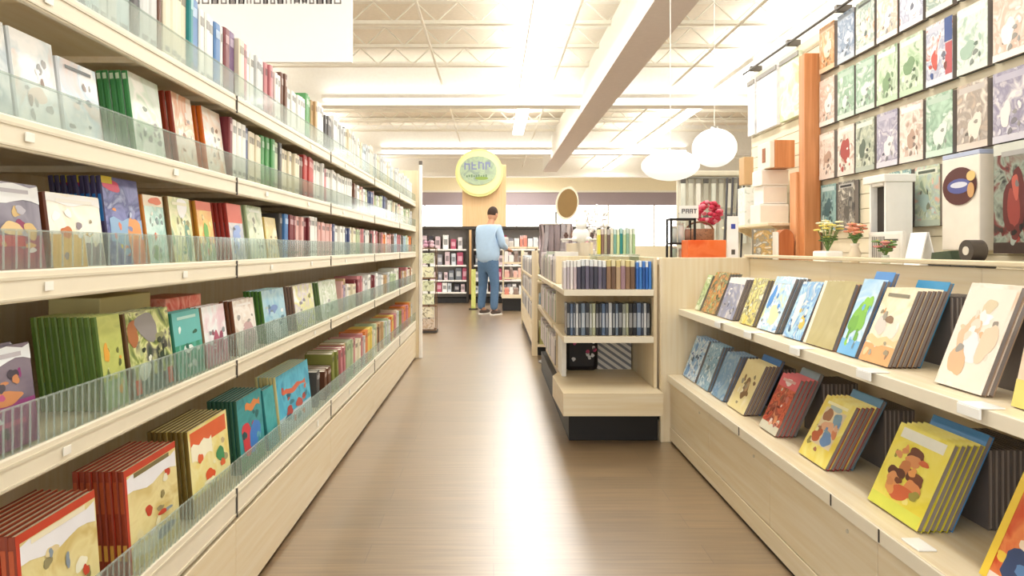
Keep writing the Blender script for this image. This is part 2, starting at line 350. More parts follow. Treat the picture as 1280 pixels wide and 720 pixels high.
# --- fourth shelf down (C)
lstack('C', -30, 52, .172, 3, A_(['#6d6174','#857a88','#54495c'], 7, 16), '#6c6578', 'grey violet book with magenta lower half', [('r',0,0,1,.45,'#8e3a78'),('w',0,.84,1,.14,'#eef3f8'),('e',.5,.5,.3,.07,'#c9885a'),('r',.1,.22,.7,.05,'#c05a86')], t=.03)
lstack('C', 134, 163, .196, 10, A_(['#a9b45a','#c2c86e','#8ea052'], 11, 17), '#5f7a2e', 'yellow olive book with orange mark', [('e',.25,.6,.12,.1,'#e0a43c'),('r',0,0,1,.3,'#8fae7e')], t=.0125, bands=[(.08,.9,'#54702a')])
lstack('C', 168, 221, .192, 4, A_(['#4a5a3a','#8b9a4c','#d9dc9a','#6b6a60','#2f3f2c'], 16, 18), '#6b4c2c', 'jungle green picture book with grey cover corner', [('e',.12,.75,.13,.15,'#a9683a'),('e',.45,.8,.26,.16,'#8f8a88'),('e',.3,.28,.14,.1,'#eceede'),('r',0,0,1,.2,'#5e7a74'),('r',.06,.03,.12,.17,'#e0523a'),('r',.82,.03,.12,.2,'#e0523a')])
lstack('C', 224, 258, .172, 3, A_(['#3f9d84','#2f8f6e','#5ab5a4'], 10, 19), '#2c7d64', 'teal picture book with small white bird', [('r',0,.5,1,.5,'#66b8b4'),('e',.45,.42,.15,.07,'#eaf4ee')])
lstack('C', 260, 288, .172, 3, A_(['#dfe8f0','#f4f6f8','#e9cdd6'], 11, 20), '#8e6a4a', 'white and rose picture book', [('r',.0,.0,1,.38,'#cf8ea0'),('e',.5,.36,.14,.2,'#b55a72'),('e',.72,.36,.1,.18,'#a0526a')], t=.013)
lstack('C', 298, 324, .172, 3, A_(['#eee4da','#f8f3ec','#d8c3b4'], 11, 21), '#7a4a30', 'cream picture book with pink rabbit shape', [('e',.6,.28,.3,.3,'#c8a6a8')], t=.013)
lstack('C', 334, 361, .186, 5, A_(['#8fc2da','#b8d9e4','#6fa9cc'], 11, 22), '#4f7f33', 'sky blue picture book with green spine', [('r',0,0,1,.4,'#b9c6c2'),('e',.5,.18,.2,.16,'#eef2f2'),('e',.4,.6,.2,.1,'#7a96c8')], t=.012)
lstack('C', 372, 396, .182, 3, A_(['#f0eed8','#d6cfe0','#e9e79a','#ffffff'], 13, 23), '#8a7266', 'cream and lilac picture book', t=.012)
lstack('C', 403, 424, .178, 3, A_(['#eef0e6','#d9e2cf','#b9c8a8','#ffffff'], 14, 24), '#6f8a58', 'white and leaf green picture book', t=.012)
# --- bottom shelf (D)
def red_patches(): return [('r',0,.93,1,.07,'#c8452e'),('w',.02,.74,.96,.16,'#f0f1f8'),('w',.05,.1,.8,.12,'#f0eed8'),('r',0,0,.04,1,'#c8452e'),('e',.7,.16,.18,.06,'#8b9aa8')]
lstack('D', 30, 129, .232, 8, A_(['#dccb86','#e9dda4','#d0b870'], 9, 25), '#8a3b22', 'red edged map cover picture book by the frame edge', red_patches(), t=.014, lean=4, bands=[(.15,.3,'#d8a24a'),(.6,.9,'#b1502c')])
lstack('D', 163, 227, .232, 8, A_(['#e0cf88','#ecdfa6','#d2bb72'], 9, 26), '#93391f', 'second red edged map cover picture book', red_patches(), t=.013, lean=4, bands=[(.15,.3,'#d8a24a'),(.6,.9,'#b1502c')])
lstack('D', 243, 291, .232, 8, A_(['#f1e08c','#f6edb0','#ead777'], 9, 27), '#6f5a1e', 'yellow picture book with orange title and red ball', [('r',.05,.76,.9,.2,'#e0683a'),('w',.05,.6,.5,.2,'#fbf6dc'),('e',.45,.33,.12,.09,'#e0582c'),('e',.75,.5,.1,.1,'#3f8f5e'),('r',0,.0,1,.2,'#c9b68c')], t=.0125, lean=5)
lstack('D', 303, 333, .236, 7, A_(['#2a8c93','#3aa0a6','#1f7a84'], 9, 28), '#2f5f4a', 'deep teal picture book with red and blue figure', [('e',.3,.42,.2,.22,'#d63c46'),('e',.6,.4,.22,.2,'#3f7fd0'),('w',.3,.78,.6,.1,'#e08a4c'),('r',0,0,1,.22,'#2f8f5e')], t=.0125, lean=5)
lstack('D', 337, 350, .215, 2, A_(['#2f9aa0','#4bb0b4','#238a92'], 9, 29), '#27787e', 'narrow teal picture book', scatter=0)
lstack('D', 352, 391, .236, 6, A_(['#3fa9cc','#5cc0dc','#2c93bb'], 9, 30), '#d8cf92', 'bright turquoise picture book', [('w',.15,.62,.7,.08,'#d86a4a'),('r',0,0,1,.3,'#c6d5dc'),('e',.3,.33,.1,.08,'#b84a42'),('e',.6,.36,.1,.08,'#c2574b')], t=.012, lean=6)

# --- spine-out runs further along the long bookcase
CN = {'white':'#f1efe9','cream':'#e9dfc6','pale grey':'#cfd2d2','pale blue':'#c3d4dd','red':'#bd4640','dark red':'#7a2f36','green':'#579a5c','navy':'#46537c','blue':'#4b7db6',
      'brown':'#6d4633','pink':'#e3b6b0','orange':'#dc8340','dark grey':'#4a4848','sage':'#b9c8a4','lilac':'#b5a7c2','teal':'#2f8f94','yellow':'#e6cd6a','rose':'#c9858a','purple':'#6c4a78','tan':'#c6a67c','olive':'#8b8f4a'}
def runs_from_px(spec, shelf, hbase): 
    out = []
    for p0, p1, c, hh in spec: out.append((lz(p0), lz(p1), c, hh))
    return out
FARB = []   # the smallest books, gathered into one object
ORD = ['first','second','third','fourth','fifth','sixth','seventh','eighth','ninth','tenth']
def run_of_books(shelf, runs, lean=0, cut=4.6, face=None, leaning=()):
    z0 = SH[shelf]
    # merge into records first so that neighbours can be named
    for i, (a, b, c, hh) in enumerate(runs):
        prev = runs[i-1][2] if i else 'face-out'; nxt = runs[i+1][2] if i + 1 < len(runs) else 'last'
        n = max(1, round((b - a) / .038)); t = ((b - a) / n - .0015) * (.93 if i in leaning else 1)
        if t <= .006: continue
        far = a > cut
        bay = ['first', 'second', 'third', 'fourth', 'fifth', 'sixth'][max(0, int((a - .87) / 1.2))]
        if i == 0: nb = 'just past the face-out books'
        elif nxt == 'last': nb = 'beyond the %s one' % prev
        else: nb = 'between %s and %s' % (prev, nxt)
        lab = '%s spined paperback %s, %s bay, %s' % (c, nb, bay, WHERE[shelf])
        g = lab.replace('paperback', 'paperbacks')
        k = 1
        while lab in SEEN:
            k += 1; lab = '%s spined paperback %s again, %s bay, %s' % (c, nb, bay, WHERE[shelf])
            if lab in SEEN: lab = '%s spined paperback %s %s time, %s bay, %s' % (c, nb, ORD[min(9, k)], bay, WHERE[shelf])
            g = lab.replace('paperback', 'paperbacks')
        col = CN[c]
        for j in range(n):
            y = a + j * (b - a) / n; h = hh * random.uniform(.985, 1.0) if n > 1 else hh; w = .135
            X = -PXL + random.uniform(-.012, .004)
            if far: FARB.append((X, y, z0, w, h, t, col)); continue
            key = (c, round(h, 3), round(t, 4), shelf, i)
            cm = cover_mesh(w, h, t, lighten(col, .08), col, cb=.0015, spinebands=[(.78, .9, lighten(col, .5 if c in ('red','dark red','green','navy','blue','brown','dark grey','purple','teal') else -.35)), (.1, .16, lighten(col, -.3))])
            pm = page_mesh(w, h, t, PAGES, .0015)
            if i in leaning:
                al = math.radians(leaning[i]); place_book('paperback', cm, pm, Matrix.Translation((X, y + t * math.cos(al) + .004, z0 + .001 + t * math.sin(al))) @ Matrix.Rotation(al, 4, 'X') @ Matrix.Rotation(PI / 2, 4, 'Z'), lab, g if n > 1 else None); continue
            # spine looks +x : rotate +90 about z ; origin front-bottom-spine
            M = Matrix.Translation((X, y + t, z0 + .0006)) @ Matrix.Rotation(PI / 2, 4, 'Z')
            place_book('paperback', cm, pm, M, lab, g if n > 1 else None)
def fill(z_start, z_end, pal, h0, h1, rng):
    """random runs of one colour each"""
    out = []; z = z_start; last = None
    while z < z_end - .03:
        c = rng.choice(pal)
        while c == last: c = rng.choice(pal)
        last = c; L = min(rng.choice([.04, .04, .08, .12, .16]), z_end - z)
        out.append((z, z + L, c, rng.uniform(h0, h1))); z += L
    return out
END = 6.80
rng = random.Random(11)
# top shelf
spec = [(100,128,'pale blue',.19),(128,150,'pale grey',.19),(150,166,'pale blue',.19),(166,176,'dark grey',.19),(176,198,'pale grey',.2),(198,203,'brown',.23),(203,238,'cream',.225),(238,243,'teal',.225),(243,253,'blue',.215),(253,272,'white',.205),(272,280,'blue',.2),(280,283,'white',.2),(283,290,'dark red',.205),(290,298,'purple',.21),(298,305,'cream',.2),(305,310,'rose',.2),(310,320,'white',.19),(320,333,'pale grey',.195),(333,345,'rose',.2),(345,352,'white',.19),(352,359,'brown',.21),(359,384,'white',.17),(384,391,'green',.21),(391,396,'tan',.2)]
R = runs_from_px(spec, 'top', 0); R += fill(lz(396), END, ['white','pale grey','white','cream','pale blue','white','cream','white','dark grey','pale grey','white'], .17, .215, rng)
run_of_books('top', R, cut=4.4)
spec = [(285,290,'dark red',.185),(290,307,'white',.185),(307,312,'navy',.18),(312,330,'cream',.175),(330,344,'green',.185),(344,350,'sage',.18),(350,354,'dark grey',.185),(354,374,'cream',.17),(374,380,'brown',.17),(380,395,'red',.185),(395,405,'white',.185),(405,410,'rose',.17),(410,440,'white',.175),(440,446,'brown',.16)]
R = runs_from_px(spec, 'A', 0); R += fill(lz(446), END, ['white','cream','pale grey','white','pink','dark grey','white','sage','navy'], .14, .17, rng)
run_of_books('A', R, cut=4.6)
spec = [(351,355,'dark grey',.17),(355,361,'blue',.17),(361,370,'dark red',.17),(370,379,'pink',.17),(379,387,'dark red',.17),(387,399,'white',.18),(399,416,'pink',.16),(416,420,'navy',.16),(420,431,'white',.155),(431,437,'navy',.15),(437,446,'cream',.155)]
R = runs_from_px(spec, 'B', 0); R += fill(lz(446), END, ['white','cream','sage','white','pink','dark grey','brown','rose','pale blue','orange'], .13, .16, rng)
run_of_books('B', R, cut=4.4)
R = fill(lz(427), END, ['white','lilac','pale grey','pink','rose','cream','tan','dark red','white','sage'], .13, .175, rng)
run_of_books('C', R, cut=4.6)
R = [(lz(397), lz(403), 'dark grey', .16), (lz(404) + .045, lz(417), 'brown', .14), (lz(417), lz(424), 'olive', .2)] + fill(lz(424), END, ['tan','orange','pale grey','rose','sage','cream','yellow','brown','tan','sage','cream','olive'], .17, .215, rng)
run_of_books('D', R, cut=4.2, leaning={1: 8, 2: 8, 3: 8, 4: 8})
m = MB()
for X, y, z0, w_, h, t, col in FARB:
    fm = flat(col, .45)
    m.box(X - w_, X, y, y + t, z0 + .0006, z0 + h, fm); m.box(X, X + .0006, y + t * .25, y + t * .75, z0 + h * .78, z0 + h * .88, flat(lighten(col, -.3), .45))
tag(m.build('far_paperbacks'), 'small distant paperbacks filling the shelves near the white end post', 'books', kind='stuff')

# coral pile and dark volumes lying behind the teal book
tag(MB().bbox(-.98, -.87, lz(240), lz(281), .7606, .965, A_(['#e26a58','#f0a592','#d6503f'], 22, 31), .003).build('boxed_book_set'), 'coral red patterned boxed set behind the teal and white books', 'box')
tag(MB().bbox(-1.02, -.90, lz(180), lz(236), .7606, .985, flat('#d8cf94', .5), .003).build('boxed_book_set'), 'khaki boxed set behind the jungle green book', 'box')
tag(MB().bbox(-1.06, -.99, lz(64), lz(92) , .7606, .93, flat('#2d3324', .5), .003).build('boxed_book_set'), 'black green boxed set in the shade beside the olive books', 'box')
tag(MB().bbox(-1.08, -.98, lz(-10), lz(46), .7606, .97, A_(['#9fb0c4','#5a6474','#cfd8e2'], 9, 32), .003).build('boxed_book_set'), 'grey blue boxed set behind the grey violet book', 'box')
tag(MB().bbox(-1.02, -.88, lz(-10), lz(50), 1.0606, 1.245, flat('#a8977c', .5), .003).build('boxed_book_set'), 'tan boxed set behind the purple grey book', 'box')

# ------------------------------------------------------------------ long bookcase (five bays)
GUARD = clear_plastic('#f4f9f7', .4, .05); RIDGE = clear_plastic('#eff5f3', .4, .22)
BX0, BXF = -1.19, -.775
def bookcase_bay(y0, y1, idx):
    t = empty('bookcase', (BXF, y0, 0)); ox = -BXF
    L = y1 - y0
    names = ['first', 'second', 'third', 'fourth', 'fifth']
    near = ['with the red edged picture books on its bottom shelf', 'with the turquoise picture book at its bottom', 'past the second shelf joint', 'past the third shelf joint', 'ending at the white post']
    tag(t, 'cream maple bookcase bay ' + near[idx], 'bookcase', 'joined bays of the long bookcase')
    D = BX0 - BXF
    MB().box(D, D + .02, 0, L, 0, 1.84, WOOD_Z).build('back_panel', t)
    pl = MB(); pl.bbox(-.02, 0, .001, L - .001, .022, .275, WOOD_Y, .002); pl.box(-.03, -.02, 0, L, 0, .27, BLACK); pl.build('plinth', t)
    for k, z in SH.items():
        s = MB(); g = .0015
        thick = .025
        if k == 'D': s.box(D + .021, -.012, g, L - g, z - thick, z, WOOD_Y)
        else:
            s.box(D + .021, -.012, g, L - g, z - thick, z, WOOD_Y)
            for yy in (.0, .22, .56, .9): s.box(D + .021, -.02, max(g, yy * L + .01), min(L - g, yy * L + .04), z - thick - .014, z - thick, WOOD_Y)   # brackets under the board
        so = s.build('shelf', t)
        lh = .085 if k == 'D' else .05
        r = MB(); r.bbox(-.012, 0, g, L - g, z - lh, z + .004, LIP, .003)
        r.box(0, .0022, g, L - g, z - lh * .25, z - lh * .15, flat('#d9d0ba', .4)); r.box(0, .0022, g, L - g, z - lh * .92, z - lh * .85, flat('#d9d0ba', .4))
        r.build('price_rail', so)
        gh = .08 if k in 'CD' else .068
        gm = MB(); gm.box(-.006, -.004, .004, L - .004, z + .004, z + gh, GUARD); gm.box(-.0065, -.0035, .004, L - .004, z + gh, z + gh + .003, RIDGE)
        if idx < 3 and k in 'BCD':
            yy = .01
            while yy < L - .01: gm.box(-.0036, -.0012, yy, yy + .0022, z + .006, z + gh, RIDGE); yy += .021 if k in 'CD' else .03
        gm.build('shelf_guard', so)
        for j, fy in enumerate((.22, .66)):
            if (j + idx) % 2 == 0 or k in 'AB':
                pc = MB(); yy = fy * L + (ord(k[0]) % 5) * .05; pc.bbox(.0024, .0044, yy, yy + .022, z - lh * .68, z - lh * .36, flat('#f8f5ec', .3), .0006); pc.build('price_tag', so)
        cl = MB(); cl.box(.0005, .0035, .0005, .0055, z - lh, z + .002, DARK); cl.build('joint_clip', so)
    if idx == 4:
        e = MB(); e.bbox(D, .03, L, L + .04, 0, 1.875, WOOD_Z, .003); e.build('end_panel', t)
        e = MB(); e.bbox(.031, .06, L - .01, L + .045, 0, 1.93, flat('#f6f3ec', .4), .004); e.build('end_post', t)
        MB().bbox(.029, .062, L - .012, L + .047, 1.93, 1.97, flat('#6a625c', .5), .004).build('post_cap', t)
for i in range(5): bookcase_bay(.87 + 1.2 * i, .87 + 1.2 * (i + 1), i)

# ------------------------------------------------------------------ low display counter on the other side of the aisle
CE = 3.93; CN0 = .55
t = empty('display_counter', (1.0, CE, 0))
tag(t, 'low maple display counter with two sloping rows of picture books', 'display counter')
def cpart(mb_, name, parent=t):
    o = mb_.build(name, parent); o.matrix_parent_inverse = Matrix.Translation((-1.0, -CE, 0)) if parent is t else Matrix.Identity(4); return o
m = MB(); m.bbox(.945, 1.47, CE - .035, CE, .0, 1.046, WOOD_Z, .003); cpart(m, 'end_panel')
for i in range(4):
    y1 = CE - .037 - .925 * i; y0 = y1 - .923
    m = MB(); m.box(1.45, 1.468, y0, y1, .36, 1.04, WOOD_X if False else WOOD_Y); cpart(m, 'back_panel')
m = MB(); m.bbox(1.43, 1.50, CN0, CE - .001, 1.047, 1.062, WOOD_Y, .003); cpart(m, 'ledge')
m = MB(); m.box(1.02, 1.46, CN0, CE - .037, .012, .36, WOOD_Y); cpart(m, 'base_cabinet')
m = MB(); m.bbox(.998, 1.019, CN0, CE - .037, .014, .088, WOOD_Y, .002); m.box(1.006, 1.018, CN0, CE - .04, 0, .0135, BLACK); cpart(m, 'kick_board')
yy = CE - .037
for i in range(5):
    w_ = .70 if i < 4 else yy - CN0
    m = MB(); m.bbox(1.0, 1.019, yy - w_ + .002, yy - .002, .092, .335, WOOD_Y, .002); d = cpart(m, 'drawer_front')
    m = MB(); m.tube((1.0, yy - w_ / 2 - .2, .30), (.997, yy - w_ / 2 - .2, .30), .006, flat('#cfc6b2', .4), n=10); k = m.build('lock_plug', d)
    yy -= w_
m = MB(); m.bbox(.99, 1.45, CN0, CE - .037, .362, .384, WOOD_Y, .003)
dk = cpart(m, 'bottom_shelf')
m = MB(); m.bbox(.982, .989, CN0, CE - .037, .345, .384, LIP, .002); m.build('price_rail', dk)
for y in (2.75, 2.0, 1.45, 1.75):
    MB().box(.9805, .9819, y, y + .006, .35, .383, DARK).build('joint_clip', dk)
for y in (1.62,):
    MB().bbox(1.0, 1.045, y, y + .07, .3842, .389, flat('#fafaf6', .25), .002).build('price_tag', dk)
m = MB(); m.bbox(1.055, 1.449, CN0, CE - .037, .735, .757, WOOD_Y, .003)
us = cpart(m, 'upper_shelf')
m = MB(); m.bbox(1.046, 1.054, CN0, CE - .037, .722, .757, LIP, .002); m.build('price_rail', us)
for px in (902, 940, 1000, 1088, 1222):
    y = 1.05 * F / (px - VX); q = MB(); q.bbox(1.03, 1.085, y - .035, y + .035, .7575, .7605, flat('#fdfdfb', .2), .001); q.bbox(1.028, 1.034, y - .035, y + .035, .735, .7574, flat('#f4f4f0', .2), .001); q.build('tag_holder', us)
m = MB()
for y in [CE - .1 - .925 * k for k in range(4)]: m.prism([(1.12, y, .734), (1.449, y, .734), (1.449, y, .66)], (0, .02, 0), WOOD_Y)
cpart(m, 'shelf_bracket')

def rz(px, X): return X * F / (px - VX)
def rstack(row, p0, p1, h, n, base, spine, short, patches=(), t=.013, lean=25, up=0, X=None, **k):
    Xp = X or (1.06 if row == 'low' else 1.115); zf = rz(p0, Xp); zn = rz(p1, Xp)
    stack('picture_book', 1, Xp, zn, zf - zn - .004, h, t, n, .384 if row == 'low' else .757, base, spine, short, 'low counter row' if row == 'low' else 'upper counter row', patches, lean=lean, pages=GREYPAGES, upright=up, **k)
GR = '#6f6664'
# low row, from the aisle end towards the camera
rstack('low', 853, 868, .235, 4, A_(['#4f86c4','#8fb9dc','#dfe9ee','#2f62a8'], 22, 41), '#4a7cb4', 'blue and white speckled book beside the end panel', lean=20)
rstack('low', 870, 884, .235, 4, A_(['#a8c8d8','#6d9cbc','#dfeaee'], 22, 42), '#5f8fb4', 'pale teal blue picture book', lean=20, t=.012)
rstack('low', 888, 903, .225, 6, A_(['#9fb8c8','#6d98c0','#d8e2e6'], 14, 43), '#5a82b0', 'plain denim blue picture book', lean=22, t=.012, scatter=0)
rstack('low', 908, 929, .230, 5, A_(['#f3e6b4','#efe0a4','#f6ecc8'], 7, 44), '#8a5f48', 'cream picture book with small brown emblem', [('e',.55,.45,.16,.2,'#8b6c46'),('e',.58,.5,.09,.1,'#c0a078')], up=4, lean=25, peek=('#3f78b4','blue'))
rstack('low', 948, 969, .235, 5, A_(['#b03a26','#d86a42','#8a2c20','#e59a6a'], 18, 45), '#e06a64', 'red orange picture book with pink top', [('r',0,.78,1,.22,'#df6a70'),('e',.5,.88,.18,.06,'#f3e2dc'),('r',0,0,1,.14,'#dcd8c4')], up=9, lean=25, t=.014, peek=('#8fa0a8','grey blue'))
rstack('low', 997, 1031, .225, 6, A_(['#f0df6a','#f4e88a','#ecd54e'], 7, 46), '#b8383a', 'yellow picture book with a crowd of small figures', [('r',.18,.25,.68,.58,'#e7d6b0'),('e',.35,.72,.15,.1,'#a5704a'),('e',.68,.7,.14,.1,'#7fa2b8'),('e',.5,.55,.2,.09,'#e3b08c'),('e',.3,.38,.16,.1,'#c4663c'),('e',.62,.38,.18,.11,'#6f93c4'),('e',.5,.85,.22,.04,'#b5c7c0'),('e',.78,.5,.09,.07,'#d98a5c')], up=7, lean=27, bands=[(.2,.42,'#e8e4da')], peek=('#5a8fae','steel blue'))
rstack('low', 1083, 1146, .238, 6, A_(['#f0e04c','#f2e568','#e6d63c'], 7, 47), '#d8cd3e', 'yellow picture book with pyramid of brown faces', [('r',.1,.84,.8,.12,'#f0efe0'),('r',.02,0,.96,.14,'#dfe25a'),('e',.5,.7,.17,.08,'#6e3a22'),('e',.5,.64,.13,.07,'#d9925a'),('e',.42,.54,.12,.07,'#c57b45'),('e',.3,.44,.14,.08,'#5e3422'),('e',.3,.36,.12,.08,'#df9a62'),('e',.65,.46,.15,.08,'#7a4428'),('e',.66,.36,.14,.09,'#e2935a'),('e',.5,.26,.22,.08,'#d4683c'),('e',.3,.26,.1,.06,'#e7a05a')], t=.0135, up=10, lean=24, bands=[(.02,.55,'#8d8480')], peek=('#4a8fc8','bright blue'))
rstack('low', 1222, 1325, .245, 4, A_(['#e2622f','#ec8a4c','#d04c22'], 9, 48), '#f0c43c', 'orange and dark blue picture book with yellow edge', [('r',0,0,.1,1,'#f2cf46'),('r',0,.9,1,.1,'#f0c94a'),('e',.6,.25,.42,.18,'#3a4a72'),('e',.6,.22,.25,.06,'#5f86b8'),('e',.6,.42,.3,.06,'#f2dcc4'),('r',.1,0,.9,.08,'#f0dcd0')], up=4, lean=24, peek=('#3fa0c0','turquoise'))
# upper row
rstack('high', 868, 874, .205, 1, A_(['#cfdcae','#9eb874','#e6ecd2'], 14, 51), '#9fb08a', 'thin sage picture book against the end panel', lean=22)
rstack('high', 876, 893, .225, 4, A_(['#86964a','#d98a4a','#4f6a4c','#e2d6a0'], 22, 52), '#6f7a5a', 'green and orange picture book', lean=22)
rstack('high', 896, 915, .205, 6, A_(['#9c9a9e','#8a8fae','#d6d2ce'], 15, 53), '#6d6062', 'grey lilac picture book with white top', [('r',0,.86,1,.14,'#eeeae4')], lean=20, up=3)
rstack('high', 923, 940, .215, 3, A_(['#d9c24e','#e9dc8a','#8f8a52','#f2ecd0'], 22, 54), '#c9b36a', 'yellow and grey picture book', lean=20)
rstack('high', 945, 968, .235, 4, A_(['#5aa4e0','#eef4f6','#a9d2ee','#e6e2a0'], 14, 55), '#5a6a72', 'sky blue and white picture book with a flower shape', [('e',.6,.3,.25,.16,'#e9e6b0'),('e',.2,.6,.12,.2,'#3d8fdc')], lean=22)
rstack('high', 977, 1000, .225, 4, A_(['#3f86cf','#b9dcea','#5f9fd8','#f0efe2'], 14, 56), '#4a80b8', 'bright blue picture book with pale waves', [('e',.3,.5,.15,.3,'#f0f2ec'),('e',.75,.3,.14,.12,'#e2c050')], lean=22)
rstack('high', 1003, 1040, .235, 5, A_(['#b9ac72','#b0a268','#c2b67e'], 5, 57), '#c98f68', 'plain khaki cloth picture book with white edge', [('r',0,0,.1,1,'#efe6d4')], lean=20, t=.013, scatter=0)
rstack('high', 1045, 1068, .255, 3, A_(['#8ec3ea','#cfe6f2','#a9d4f0'], 7, 58), '#4a86c4', 'sky blue picture book with green dinosaur shape', [('e',.5,.5,.34,.2,'#7fbf3c'),('e',.68,.68,.2,.12,'#8ecb45'),('e',.3,.4,.2,.14,'#6fae34'),('r',0,0,1,.2,'#6fb4e6'),('r',.2,.2,.1,.15,'#5f9f2f'),('r',.6,.2,.1,.15,'#5f9f2f')], lean=21, peek=('#4f8fd0','mid blue'))
rstack('high', 1072, 1109, .236, 7, A_(['#efe0b8','#f4ead0','#e6cfa0'], 8, 59), '#7a5a48', 'cream desert scene picture book', [('r',0,0,1,.24,'#e0a468'),('e',.3,.5,.2,.12,'#d9cfc4'),('e',.5,.58,.14,.05,'#8b6a4a'),('e',.7,.45,.2,.12,'#e8ddcc'),('w',0,.24,1,.1,'#e9c994')], lean=22, up=9, t=.012, bands=[(.4,.7,'#2f8fae')], peek=('#2f8fc0','azure'))
rstack('high', 1166, 1226, .268, 2, A_(['#ead8c4','#f3e9dc','#dcc2a6'], 8, 60), '#b49a80', 'pale beige picture book with a white baby figure', [('r',.05,.04,.9,.92,'#efe3d4'),('e',.55,.78,.14,.07,'#d9c9a8'),('e',.5,.66,.22,.05,'#fbfaf6'),('e',.35,.5,.2,.18,'#dfbf9c'),('e',.5,.38,.2,.14,'#e4e6ea'),('e',.3,.25,.18,.14,'#dcb48a'),('e',.75,.45,.14,.2,'#e6cdb0')], lean=21, up=12, t=.013)
rstack('high', 1262, 1300, .20, 2, A_(['#eadfa8','#e9cdb2','#f3ecd2'], 8, 61), '#b49a80', 'small cream yellow picture book at the frame edge', [('r',0,0,1,.3,'#e8d77c')], lean=12, up=8)
# blue volumes lying flat-on above the low row stacks
for i, (px, c, lab) in enumerate(((946, '#3f6f9f', 'blue boxed set behind the cream emblem book'), (1010, '#4f7c9c', 'steel blue boxed set behind the yellow crowd book'), (1120, '#4a8fc4', 'bright blue boxed set behind the brown faces book'), (1250, '#3fa0c0', 'turquoise boxed set behind the orange and dark blue book'))):
    pass

# ------------------------------------------------------------------ wall of face-out books
WX = 1.9
t = empty('slatwall_display', (WX, 2.6, 1.0)); tag(t, 'cream slatwall panel carrying rows of hanging picture books', 'slatwall')
m = MB(); SL = flat('#ece2c8', .6)
z = 1.0
while z < 2.36:
    zt = min(z + .0725, 2.37); m.box(.012, .04, -2.2, 2.5, z - 1.0, zt - 1.0, SL); m.box(.024, .04, -2.2, 2.5, zt - 1.0, zt + .0035 - 1.0, flat('#cdbf9e', .7)); z += .0762
m.box(.04, .07, -2.2, 2.5, -1.0, 1.37, SL); m.build('slat_panel', t)
m = MB(); m.tube((-.05, -2.2, 1.385), (-.05, 2.5, 1.385), .008, flat('#4f4a44', .4)); 
m.build('top_rail', t)
for k in range(8): MB().bbox(-.055, .03, -2.0 + k * .62, -1.97 + k * .62, 1.372, 1.41, flat('#6a645c', .4), .003).build('rail_bracket', t)
rows = [(2.10, 'top row'), (1.795, 'second row'), (1.49, 'third row'), (1.195, 'lowest row')]
pal = [ ['#cfdcd0','#e9efe6','#a8c2b0'], ['#d9c2b4','#f0e2d6','#b89a88'], ['#c9d2cc','#8fa69a','#e8e2d2','#c79a7a'], ['#efe9df','#d8b9a6','#f6f3ee'], ['#b9d6c0','#8cae94','#e3ece0'], ['#a9c79c','#d9e6ce','#7d9c72'], ['#d4d6e2','#a6a9c0','#f0eef0','#c06a5c'], ['#cdb9a4','#a79a90','#ece2d4'], ['#a9b8c9','#7689a4','#dfe4ea'], ['#e3b98a','#c98c58','#f2dcc0'], ['#c7c2cf','#938da6','#ece6e4'], ['#8d9a86','#c8cdb6','#5c6a5a'] ]
nmx = ['pale mint','rosy beige','grey green','cream and pink','soft green','leaf green','lilac and red','taupe','slate blue','apricot','mauve grey','moss']
labn = 0
pm = page_mesh(.172, .262, .026, GREYPAGES)
edges = [4.02, 3.80, 3.59, 3.40, 3.205, 3.015, 2.82, 2.62, 2.42, 2.22, 2.02, 1.82, 1.62]
wr = random.Random(5)
for ri, (zb, rn) in enumerate(rows):
    for ci, yn in enumerate(edges[1:]):
        if ri == 3 and (ci == 2 or ci > 4): continue
        if ri == 3: yn = {0: 3.78, 1: 3.585, 3: 3.10, 4: 2.90}[ci]
        px = VX + WX * F / yn
        top = VY - (zb + .26 - H) * F / (yn + .18); bot = VY - (zb - H) * F / (yn + .18)
        if bot < -15 or VX + WX * F / (yn + .175) > 1282: continue
        pi = wr.randrange(12) if not (ri == 1 and ci in (4, 5)) else {4: 5, 5: 6}[ci]
        cols = pal[pi]; dark = wr.choice(['#6b6258', '#5a5e58', '#7a5a4a', '#4f5a52', '#6e6a72'])  # dark book sides: their shadow put into the spine colour
        
        if ri == 3: cols = {0: ['#5f8a90','#8fb0ac','#3f6268'], 1: ['#3c3a36','#8a8478','#55524a','#c9c2b2'], 3: ['#7fa8a6','#b8cfc4','#4f8086','#dfe2c8'], 4: ['#8fa08a','#c9d0b2','#a9c0ba','#dba48c']}[ci]; pi = 11
        ps = [('r', .08, .86, .84, .09, lighten(cols[1], .4)), ('e', wr.uniform(.35, .65), wr.uniform(.3, .5), wr.uniform(.12, .24), wr.uniform(.12, .2), cols[2]), ('r', 0, 0, 1, .1, lighten(cols[0], .3))]
        if ri == 1 and ci == 5: ps += [('e', .35, .4, .12, .16, '#c8574a'), ('r', .75, .1, .25, .5, '#c05a5e'), ('r', .72, .62, .28, .38, '#3f5590')]
        if ri == 2 and ci == 1: ps += [('e', .5, .5, .25, .28, '#a8433c')]
        cm = cover_mesh(.172, .262, .026, A_(cols, 15, 100 + ri * 20 + ci), dark, ps)
        M = Matrix.Translation((WX - .020, yn + .172, zb)) @ Matrix.Rotation(PI, 4, 'Z')
        if ri == 3: lab = {0: 'dusky teal book in the lowest row, behind the yellow and white flowers', 1: 'dark speckled book in the lowest row, behind the coral flowers', 3: 'teal landscape book hanging in the lowest row above the striped picture frame', 4: 'grey green meadow book hanging in the lowest row beside the oval emblem board'}[ci]
        else: lab = '%s book hanging in the %s, %s from the wooden post' % (nmx[pi], rn, (ORD + ['eleventh', 'twelfth', 'thirteenth'])[ci])
        place_book('hanging_book', cm, pm, M, lab, 'picture books hanging on the slatwall')
